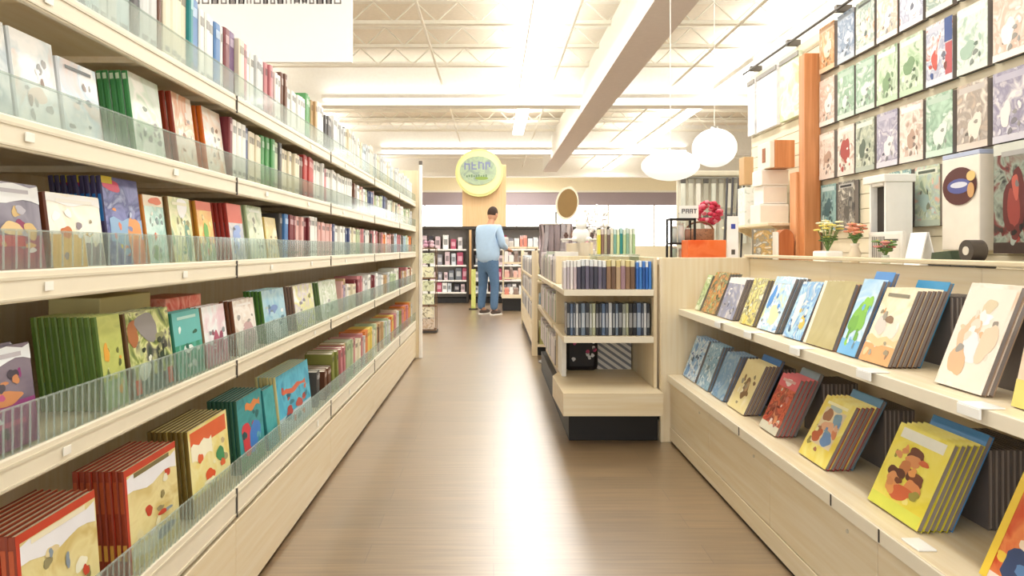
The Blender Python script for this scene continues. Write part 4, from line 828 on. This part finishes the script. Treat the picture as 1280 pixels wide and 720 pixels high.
for k in range(9):
    a = r3.uniform(0, 2 * PI); q = (.13 * math.cos(a) * r3.random() ** .5, .1 * math.sin(a), r3.uniform(.4, .66)); st_.tube((0, 0, .18), q, .003, flat('#c9bfae', .6), n=5)
    for j in range(9):
        f = r3.uniform(.5, 1.05); bl.ell((q[0] * f + r3.uniform(-.02, .02), q[1] * f, .18 + (q[2] - .18) * f + r3.uniform(-.02, .02)), (.014, .014, .011), flat('#fbf8f8', .8), 6, 4)
st_.build('twigs', t2); bl.build('blossoms', t2)
# scarf rack with the oval mirror
t2 = empty('scarf_rack', (.60, 6.62, 0)); tag(t2, 'rack of hanging grey and pink scarves topped by an oval mirror with painted reflection', 'rack')
m = MB(); m.tube((0, 0, .02), (0, 0, 1.45), .012, STEEL); m.build('pole', t2); MB().lathe([(0, 0), (.17, 0), (.17, .012), (.02, .03), (0, .03)], flat('#6a6662', .4)).build('base_plate', t2)
MB().lathe([(0, 1.32), (.15, 1.32), (.15, 1.335), (0, 1.335)], flat('#f0ece4', .4)).build('hoop', t2)
r4 = random.Random(8)
for k in range(16):
    a = 2 * PI * k / 16; c = r4.choice(['#cfc4c4', '#b3a3a6', '#e6dfdb', '#8f8286', '#d9c6c4', '#a8a0a4']); m = MB(); L = r4.uniform(.42, .6)
    Mx = Matrix.Rotation(a, 4, 'Z'); pts = []
    for i in range(7):
        z = 1.33 - L * i / 6; r0 = .145 + .012 * math.sin(i * 1.3 + k)
        pts.append((r0, z))
    vs = []; 
    for (r0, z) in pts: vs += [(r0, -.026, z), (r0 + .012, 0, z), (r0, .026, z), (r0 - .008, 0, z)]
    fs = []
    for i in range(6):
        for j in range(4): fs.append((4*i+j, 4*i+(j+1) % 4, 4*i+4+(j+1) % 4, 4*i+4+j))
    fs += [(0, 1, 2, 3), (24, 27, 26, 25)]
    m.add(vs, fs, flat(c, .85, var=.12), M=Mx); m.build('scarf', t2)
ex = .10; ez = .145
def tear(k_, s): 
    a = 2 * PI * k_ / 30; return (ex * s * math.cos(a) + .03 * s * (1 - math.sin(a)) * -.4, ez * s * math.sin(a))
out = [(.12 + tear(k, 1.1)[0], -.012, 1.53 + tear(k, 1.1)[1]) for k in range(30)]
MB().prism(out, (0, .02, 0), flat('#efe2cc', .4)).build('mirror_frame', t2)
MB().prism([(.12 + tear(k, .95)[0], -.016, 1.53 + tear(k, .95)[1]) for k in range(30)], (0, .003, 0), flat('#8a6c3e', .25, .3)).build('painted_reflection', t2)  # brown reflection put into the face colour

# ------------------------------------------------------------------ second unit further along
t = empty('gondola', (.39, 7.0, 0)); tag(t, 'second lower maple shelving unit further down the aisle with a pale end post', 'shelving unit')
def gq(mb_, name):
    o = mb_.build(name, t); o.matrix_parent_inverse = Matrix.Translation((-.39, -7.0, 0)); return o
m = MB(); m.bbox(.39, .447, 7.0, 7.06, 0, 1.07, WOOD_Z, .004); gq(m, 'end_post'); m = MB(); m.bbox(.40, .44, 9.94, 10.0, 0, 1.07, WOOD_Z, .004); gq(m, 'far_post')
m = MB(); m.bbox(.42, 1.0, 7.06, 10, .0, .08, BLACK, .003); gq(m, 'black_base'); m = MB(); m.bbox(.41, .43, 7.061, 9.939, .081, .30, WOOD_Y, .003); gq(m, 'kick_panel')
m = MB(); m.bbox(.70, .72, 7.36, 9.95, .08, 1.04, WOOD_Z, .003); gq(m, 'centre_panel')
m = MB(); m.bbox(.45, 1.0, 7.34, 7.358, .08, 1.04, WOOD_Z, .003); gq(m, 'back_panel')
for z in (.32, .56, .80):
    m = MB(); m.bbox(.40, .699, 7.36, 9.938, z - .025, z, WOOD_Y, .003); gq(m, 'side_shelf')
for z in (.11, .50, .76):
    m = MB(); m.bbox(.45, 1.0, 7.04, 7.338, z - .025, z, WOOD_X, .003); gq(m, 'end_shelf')
for zi, z in enumerate((.32, .56, .80)):
    y = 7.40
    while y < 9.85:
        th = gr.uniform(.05, .1); c = gr.choice(['#d8d2cc','#6f747c','#e9e6e0','#a9a0a0','#4a505c','#c9b8b0','#9fb2bc']); nn = {'#d8d2cc':'stone','#6f747c':'grey','#e9e6e0':'white','#a9a0a0':'taupe','#4a505c':'dark slate','#c9b8b0':'beige','#9fb2bc':'pale blue'}[c]
        packet(.50, y, z, .17, gr.uniform(.16, .2), th - .004, c, '%s box on the %s shelf of the second lower unit' % (nn, ['bottom', 'middle', 'top'][zi]), '%s boxes, %s shelf of the second unit' % (nn, ['bottom', 'middle', 'top'][zi]), lighten(c, .4), 'product_box'); y += th
for zi, z in enumerate((.11, .50, .76)):
    x = .47
    while x < .97:
        th = gr.uniform(.04, .08); c = gr.choice(['#d8cfc0','#5f6a78','#a9a86a','#c7b2a6','#efece4','#6a5a50','#7f9ab0']); nn = {'#d8cfc0':'sand','#5f6a78':'slate','#a9a86a':'olive','#c7b2a6':'rose beige','#efece4':'white','#6a5a50':'brown','#7f9ab0':'steel blue'}[c]
        hh = gr.uniform(.2, .3) if zi == 0 else gr.uniform(.12, .2)
        packet(x + th / 2, 7.07, z, th - .004, hh, .14, c, '%s packet on the %s end shelf behind the pale end post' % (nn, ['bottom', 'middle', 'top'][zi]), '%s packets, %s end shelf' % (nn, ['bottom', 'middle', 'top'][zi]), lighten(c, .3)); x += th

# ------------------------------------------------------------------ deep in the store
Y = 14.6; t = empty('feature_column', (-.20, Y, 0)); tag(t, 'tan wooden column behind the round sign and the man', 'column')
MB().bbox(-.465, .465, 0, .5, 0, 2.87, maple('#eecb9c', '#e6bd88', 'Z'), .01).build('column_body', t); MB().bbox(-.48, .48, -.015, .515, 0, .12, BLACK, .005).build('skirting', t)
X, Yv, Z = pt(599, 216, 14.4); t = empty('round_sign', (X, 14.4, Z)); tag(t, 'round pale yellow sign with a green oval, fixed on the tan column', 'sign')
n = 40; circ = lambda r, y, sx=1, dx=0, dz=0: [(dx + r * sx * math.cos(2*PI*k/n), y, dz + r * math.sin(2*PI*k/n)) for k in range(n)]
MB().prism(circ(.50, 0), (0, .16, 0), flat('#f2efa0', .4, var=.02)).build('sign_disc', t)
MB().prism(circ(.455, -.022), (0, .02, 0), flat('#f7f3b4', .4)).build('rim_ring', t)
MB().prism(circ(.30, -.046, 1.28, -.02, .04), (0, .022, 0), A_(['#9fb09a','#b4c8a2','#93a596'], 5, 401)).build('oval_panel', t)
q = MB(); bl_ = flat('#858cb4', .4); x = -.31
for k, (a0, a1, b0, b1) in enumerate(((0,.03,0,.15),(.03,.09,.10,.13),(.09,.12,0,.13),(.15,.18,0,.16),(.18,.26,.0,.03),(.18,.24,.08,.11),(.29,.32,.02,.17),(.32,.38,.13,.16),(.38,.41,.0,.14),(.44,.47,0,.16),(.47,.54,.12,.16),(.51,.54,.05,.12))):
    q.box(x + a0, x + a1, -.0495, -.047, .06 + b0, .06 + b1, bl_)
for k in range(9): q.box(-.27 + k * .05, -.24 + k * .05, -.0495, -.047, -.10 + .01 * (k % 2), -.06 + .01 * (k % 3), flat('#6f8a6a', .4))
q.build('lettering', t)
MB().prism([(.05 + .14 * math.cos(a), -.05, -.12 + .035 * math.sin(a)) for a in (2*PI*k/16 for k in range(16))], (0, .003, 0), flat('#8faa52', .4)).build('leaf_shape', t)

# hanging sign over the long bookcase
X0, X1 = lp(235, 6.0), lp(440, 6.0); t = empty('hanging_sign', ((X0 + X1) / 2, 6.0, 2.72)); tag(t, 'large white hanging sign board above the far end of the long bookcase', 'sign')
hw = (X1 - X0) / 2
MB().bbox(-hw, hw, 0, .04, 0, .95, flat('#f6f6f4', .5, var=.01), .004).build('board', t)
for x in (-hw + .1, hw - .1): MB().tube((x, .02, .95), (x, .02, CZ - 2.72 - .01), .004, STEEL, n=6).build('cable', t)
q = MB(); r5 = random.Random(3); x = -hw + .06; gm = flat('#8f8a88', .5)
while x < hw - .1:
    w_ = r5.choice([.05, .06, .07]); q.box(x, x + .012, -.002, -.0005, .51, .60, gm); q.box(x + w_ - .02, x + w_ - .008, -.002, -.0005, .51, .60, gm)
    q.box(x, x + w_ - .008, -.002, -.0005, .508 if r5.random() < .6 else .55, .52 if r5.random() < .6 else .562, gm); x += w_ + .012
q.build('lettering', t)

# dark wall shelving
def wall_unit(x0, x1, y, zs, top, lab, idx):
    t = empty('wall_shelving', (x0, y, 0)); tag(t, lab, 'shelving unit'); w_ = x1 - x0
    MB().box(0, w_, .38, .40, 0, top, flat('#cfc6bc', .6)).build('back_panel', t)
    for x in (0, w_ - .04): MB().bbox(x, x + .04, 0, .379, 0, top, DARK, .004).build('side_panel', t)
    MB().bbox(-.03, w_ + .03, -.03, .40, top + .0005, top + .06, DARK, .005).build('cornice', t)
    MB().box(.041, w_ - .041, .03, .379, 0, .10, BLACK).build('plinth', t)
    for z in zs:
        s_ = MB().bbox(.041, w_ - .041, .02, .379, z - .03, z, WHITE, .002).build('shelf', t)
    r = random.Random(30 + idx)
    for zi, z in enumerate(zs):
        x = .07
        while x < w_ - .12:
            bw = r.uniform(.06, .13); hh = r.uniform(.6, 1) * [.19, .25, .27, .30][zi]; ci = r.randrange(8)
            c = ['#f2f0ee','#3f3c44','#e3dfe0','#8a8890','#d8c2c8','#6a6f78','#c9d0d8','#b0506a'][ci]; nn = ['white','black','pale grey','grey','pale pink','slate','ice blue','raspberry'][ci]
            p = empty('product_box', (x0 + x + bw / 2, y + .06, z + .0008)); MB().bbox(-bw / 2, bw / 2, 0, .2, 0, hh, flat(c, .4), .003, seg=1).build('box_body', p); MB().box(-bw * .35, bw * .35, -.001, 0, hh * .3, hh * .7, flat(lighten(c, .5) if ci in (1, 3, 5, 7) else lighten(c, -.35), .4)).build('front_label', p)
            lv = ['bottom', 'second', 'third', 'fourth', 'fifth'][zi]
            tag(p, '%s packaged product on the %s level of the %s' % (nn, lv, ['dark shelving by the card spinner', 'dark shelving behind the man'][idx]), 'box', '%s products, %s level, unit %d' % (nn, lv, idx)); x += bw + r.uniform(.01, .06)
wall_unit(-1.50, -.50, 13.7, (.22, .46, .76, 1.08), 1.47, 'dark framed wall shelving with white shelves between the card spinner and the man', 0)
wall_unit(-.44, 2.3, 13.7, (.22, .46, .76, 1.08), 1.47, 'long dark framed wall shelving running behind the man and the scarf rack', 1)
wall_unit(-4.2, -1.56, 13.7, (.22, .46, .76, 1.08), 1.47, 'dark framed wall shelving mostly hidden behind the long bookcase', 1) if 0 else None
# card spinner
t = empty('card_spinner', (-.845, 9.0, 0)); tag(t, 'brown card spinner with green and cream cards beside the white end post', 'card rack')
MB().tube((0, 0, .03), (0, 0, 1.085), .014, DARK).build('pole', t); MB().bbox(-.11, .11, -.11, .11, 0, .03, DARK, .005).build('base_plate', t)
m = MB()
for sx in (-.1, .092):
    for sy in (-.1, .092): m.box(sx, sx + .008, sy, sy + .008, .031, 1.1, flat('#7a5c3e', .5))
for z in (.031, .34, .70, 1.09): m.box(-.1, .1, -.1, -.092, z, z + .012, flat('#7a5c3e', .5)); m.box(-.1, .1, .092, .1, z, z + .012, flat('#7a5c3e', .5)); m.box(-.1, -.092, -.1, .1, z, z + .012, flat('#7a5c3e', .5)); m.box(.092, .1, -.1, .1, z, z + .012, flat('#7a5c3e', .5))
m.build('wire_frame', t)
for k, (z, c) in enumerate(((.05, '#a98f72'), (.20, '#c9bd96'), (.37, '#cdd2a4'), (.54, '#b9c08e'), (.72, '#d8d6a8'), (.90, '#b3bd86'))):
    e = empty('greeting_card', (-.845, 8.91, z)); MB().bbox(-.075, .075, -.016, -.008, 0, .135, A_([c, lighten(c, .4), lighten(c, -.3)], 20, 410 + k), .001).build('card', e); tag(e, '%s greeting card in the %s slot of the brown spinner' % (['tan', 'straw', 'light green', 'sage', 'cream green', 'moss green'][k], ['lowest', 'second', 'third', 'fourth', 'fifth', 'topmost'][k]), 'card')
for k, (x, y, c) in enumerate(((-.89, 9.0, '#c99ab0'), (-.80, 8.98, '#d9b8c4'), (-.85, 9.06, '#8a6a78'))):
    e = empty('small_toy', (x, y, 1.1025)); MB().ell((0, 0, .03), (.032, .03, .03), flat(c, .8)).build('toy_body', e); MB().ell((0, -.005, .075), (.024, .022, .022), flat(c, .8)).build('toy_head', e); tag(e, '%s small soft toy on top of the brown card spinner' % ['rose pink', 'pale pink', 'plum'][k], 'toy')
# table display beside the man
t = empty('display_shelf', (.16, 12.0, 0)); tag(t, 'stepped pale display table with a dark base in front of the man', 'display table')
MB().bbox(.0, .62, .06, .6, 0, .22, BLACK, .004).build('black_base', t); MB().bbox(-.02, .64, 0, .62, .2205, .28, WOOD_X, .004).build('deck', t)
for x in (0, .60): MB().bbox(x, x + .02, .1, .6, .2805, 1.09, WOOD_Z, .003).build('side_panel', t)
for z in (.58, .85, 1.10): MB().bbox(.021 if z < 1.1 else -.01, .599 if z < 1.1 else .63, .08, .6, z - .03 + (.0205 if z > 1.05 else 0), z + (.0205 if z > 1.05 else 0), WOOD_X, .003).build('shelf', t)
r = random.Random(77)
for zi, z in enumerate((.2805, .5805, .8505, 1.1215)):
    x = .19
    while x < .70:
        bw = r.uniform(.05, .09); ci = r.randrange(6); c = ['#f0ebe6','#e8b8a8','#d98a78','#c9c2ba','#8f7a70','#dfe4e6'][ci]; nn = ['white','peach','coral','stone','brown','ice'][ci]
        packet(x + bw / 2, 12.12, z, bw - .004, r.uniform(.1, .2), .12, c, '%s small box on the %s tier of the display table by the man' % (nn, ['lowest', 'second', 'third', 'top'][zi]), '%s boxes %s tier by the man' % (nn, ['lowest', 'second', 'third', 'top'][zi]), lighten(c, .3), 'gift_box'); x += bw + .01
t = empty('floor_banner', (-.36, 12.3, 0)); tag(t, 'narrow yellow green upright banner standing just behind the man', 'banner')
MB().bbox(-.04, .04, 0, .012, .02, .72, A_(['#cfd86a', '#e3e68c', '#b5c24a'], 5, 420), .003).build('panel', t); MB().bbox(-.08, .08, -.06, .07, 0, .019, DARK, .004).build('foot', t)

# ------------------------------------------------------------------ the man
def skin(verts, edges, radii, name, mat, sub=2, root=0):
    me = bpy.data.meshes.new(name); me.from_pydata(verts, edges, []); o = bpy.data.objects.new(name, me); COL.objects.link(o)
    md = o.modifiers.new('s', 'SKIN'); md.use_smooth_shade = True
    for i, v in enumerate(me.skin_vertices[0].data):
        r = radii[i]; v.radius = (r, r) if not isinstance(r, tuple) else r; v.use_root = i == root
    sb = o.modifiers.new('b', 'SUBSURF'); sb.levels = sub; sb.render_levels = sub
    bpy.context.view_layer.update(); dg = bpy.context.evaluated_depsgraph_get()
    out = bpy.data.meshes.new_from_object(o.evaluated_get(dg)); bpy.data.objects.remove(o); bpy.data.meshes.remove(me)
    out.materials.clear(); out.materials.append(mat)
    for p in out.polygons: p.use_smooth = True
    out.name = name; return out
def join_into(me, mb):
    bm = bmesh.new(); bm.from_mesh(me); b2 = mb.mesh('tmp'); bm.from_mesh(b2); bm.to_mesh(me); bm.free(); bpy.data.meshes.remove(b2)
    for p in me.polygons: p.use_smooth = True
sk = flat('#c89474', .55)
V = [(0, 0, .95), (0, .0, 1.12), (0, .02, 1.34), (0, .05, 1.47), (0, .085, 1.55), (0, .12, 1.64)]
Rr = [(.15, .10), (.14, .10), (.16, .105), (.06, .055), .052, .06]
E = [(0, 1), (1, 2), (2, 3), (3, 4), (4, 5)]
def addv(p, r, parent):
    V.append(p); Rr.append(r); E.append((parent, len(V) - 1)); return len(V) - 1
for s_ in (-1, 1):
    sh_ = addv((.185 * s_, .03, 1.42), .06, 2); el = addv((.235 * s_, .06, 1.15), .045, sh_); wr_ = addv((.15 * s_, .31, 1.09), .028, el); pa = addv((.13 * s_, .385, 1.075), (.036, .018), wr_)
    for k, (dx, L) in enumerate(((-.028, .062), (-.010, .075), (.010, .07), (.027, .055))):
        f1 = addv((.13 * s_ + dx, .415, 1.07), .010, pa); f2 = addv((.13 * s_ + dx * 1.1, .415 + L * .55, 1.055), .009, f1); addv((.13 * s_ + dx * 1.15, .415 + L * .8, 1.03), .008, f2)
    th1 = addv((.13 * s_ - .035 * s_, .36, 1.065), .011, pa); addv((.13 * s_ - .055 * s_, .395, 1.05), .009, th1)
    hp = addv((.095 * s_, 0, .88), .085, 0); kn = addv((.11 * s_, .02, .50), .058, hp); an = addv((.115 * s_, -.02, .10), .038, kn); addv((.12 * s_, .10, .045), .036, an)
body = skin(V, E, Rr, 'person', sk)
hd = MB(); Mh = Matrix.Translation((0, .125, 1.655)) @ Matrix.Rotation(math.radians(-24), 4, 'X')
hd.ell((0, 0, 0), (.076, .095, .118), sk, 20, 14, M=Mh); hd.ell((0, .098, -.01), (.013, .02, .022), sk, 10, 6, M=Mh); hd.ell((0, .085, -.055), (.026, .012, .009), flat('#a96a58', .5), 10, 6, M=Mh)
for s_ in (-1, 1): hd.ell((.078 * s_, -.005, -.005), (.012, .02, .03), sk, 10, 6, M=Mh); hd.ell((.03 * s_, .085, .012), (.012, .008, .007), flat('#f0ece6', .3), 8, 5, M=Mh); hd.ell((.03 * s_, .092, .012), (.005, .004, .005), flat('#2c211c', .3), 8, 5, M=Mh)
b2 = hd.mesh('h'); bm = bmesh.new(); bm.from_mesh(body)
n0 = len(bm.faces); bm.from_mesh(b2); bm.faces.ensure_lookup_table()
for f in bm.faces[n0:]: f.smooth = True
bm.to_mesh(body); bm.free(); body.materials.clear()
for m_ in b2.materials: body.materials.append(m_)
man = link('person', body, None, (-.09, 11.35, .0)); man.rotation_euler = (0, 0, math.radians(-38))
tag(man, 'man with dark hair in a light blue shirt and jeans, seen from behind, browsing', 'person')
shirt = flat('#a9c3dd', .85)
V = [(0, -.005, .80), (0, 0, 1.08), (0, .015, 1.33), (0, .045, 1.475)]; Rr = [(.235, .18), (.225, .175), (.22, .15), (.085, .075)]; E = [(0, 1), (1, 2), (2, 3)]
for s_ in (-1, 1): a = addv((.19 * s_, .03, 1.42), .085, 2); b_ = addv((.245 * s_, .055, 1.15), .066, a); c_ = addv((.17 * s_, .27, 1.095), .046, b_)
so = link('shirt', skin(V, E, Rr, 'shirt', shirt), man)
jeans = flat('#54708f', .9, var=.18, scale=30)
V = [(0, 0, 1.06), (0, 0, .87)]; Rr = [(.18, .14), (.17, .135)]; E = [(0, 1)]
for s_ in (-1, 1): a = addv((.10 * s_, 0, .76), .105, 1); b_ = addv((.125 * s_, .02, .50), .078, a); c_ = addv((.135 * s_, -.02, .07), .066, b_)
link('jeans', skin(V, E, Rr, 'jeans', jeans), man)
hm = MB(); hair = flat('#3a2a22', .8)
hm.ell((0, -.018, .028), (.083, .094, .108), hair, 20, 12, M=Mh); link('hair', hm.mesh('hair'), man)
for s_ in (-1, 1):
    m = MB(); m.ell((.12 * s_, .055, .045), (.048, .13, .042), flat('#4a3c34', .6), 16, 8); m.box(.12 * s_ - .04, .12 * s_ + .04, -.06, .17, .0, .022, flat('#e6e2da', .6)); m.build('shoe', man)
S.cycles.use_denoising = True
S.cycles.max_bounces = 8; S.cycles.diffuse_bounces = 4; S.cycles.transparent_max_bounces = 24; S.cycles.sample_clamp_indirect = 6
S.view_settings.view_transform = 'Standard'; S.view_settings.look = 'None'; S.view_settings.gamma = 1; S.view_settings.exposure = 0.0
S.view_settings.use_curve_mapping = False
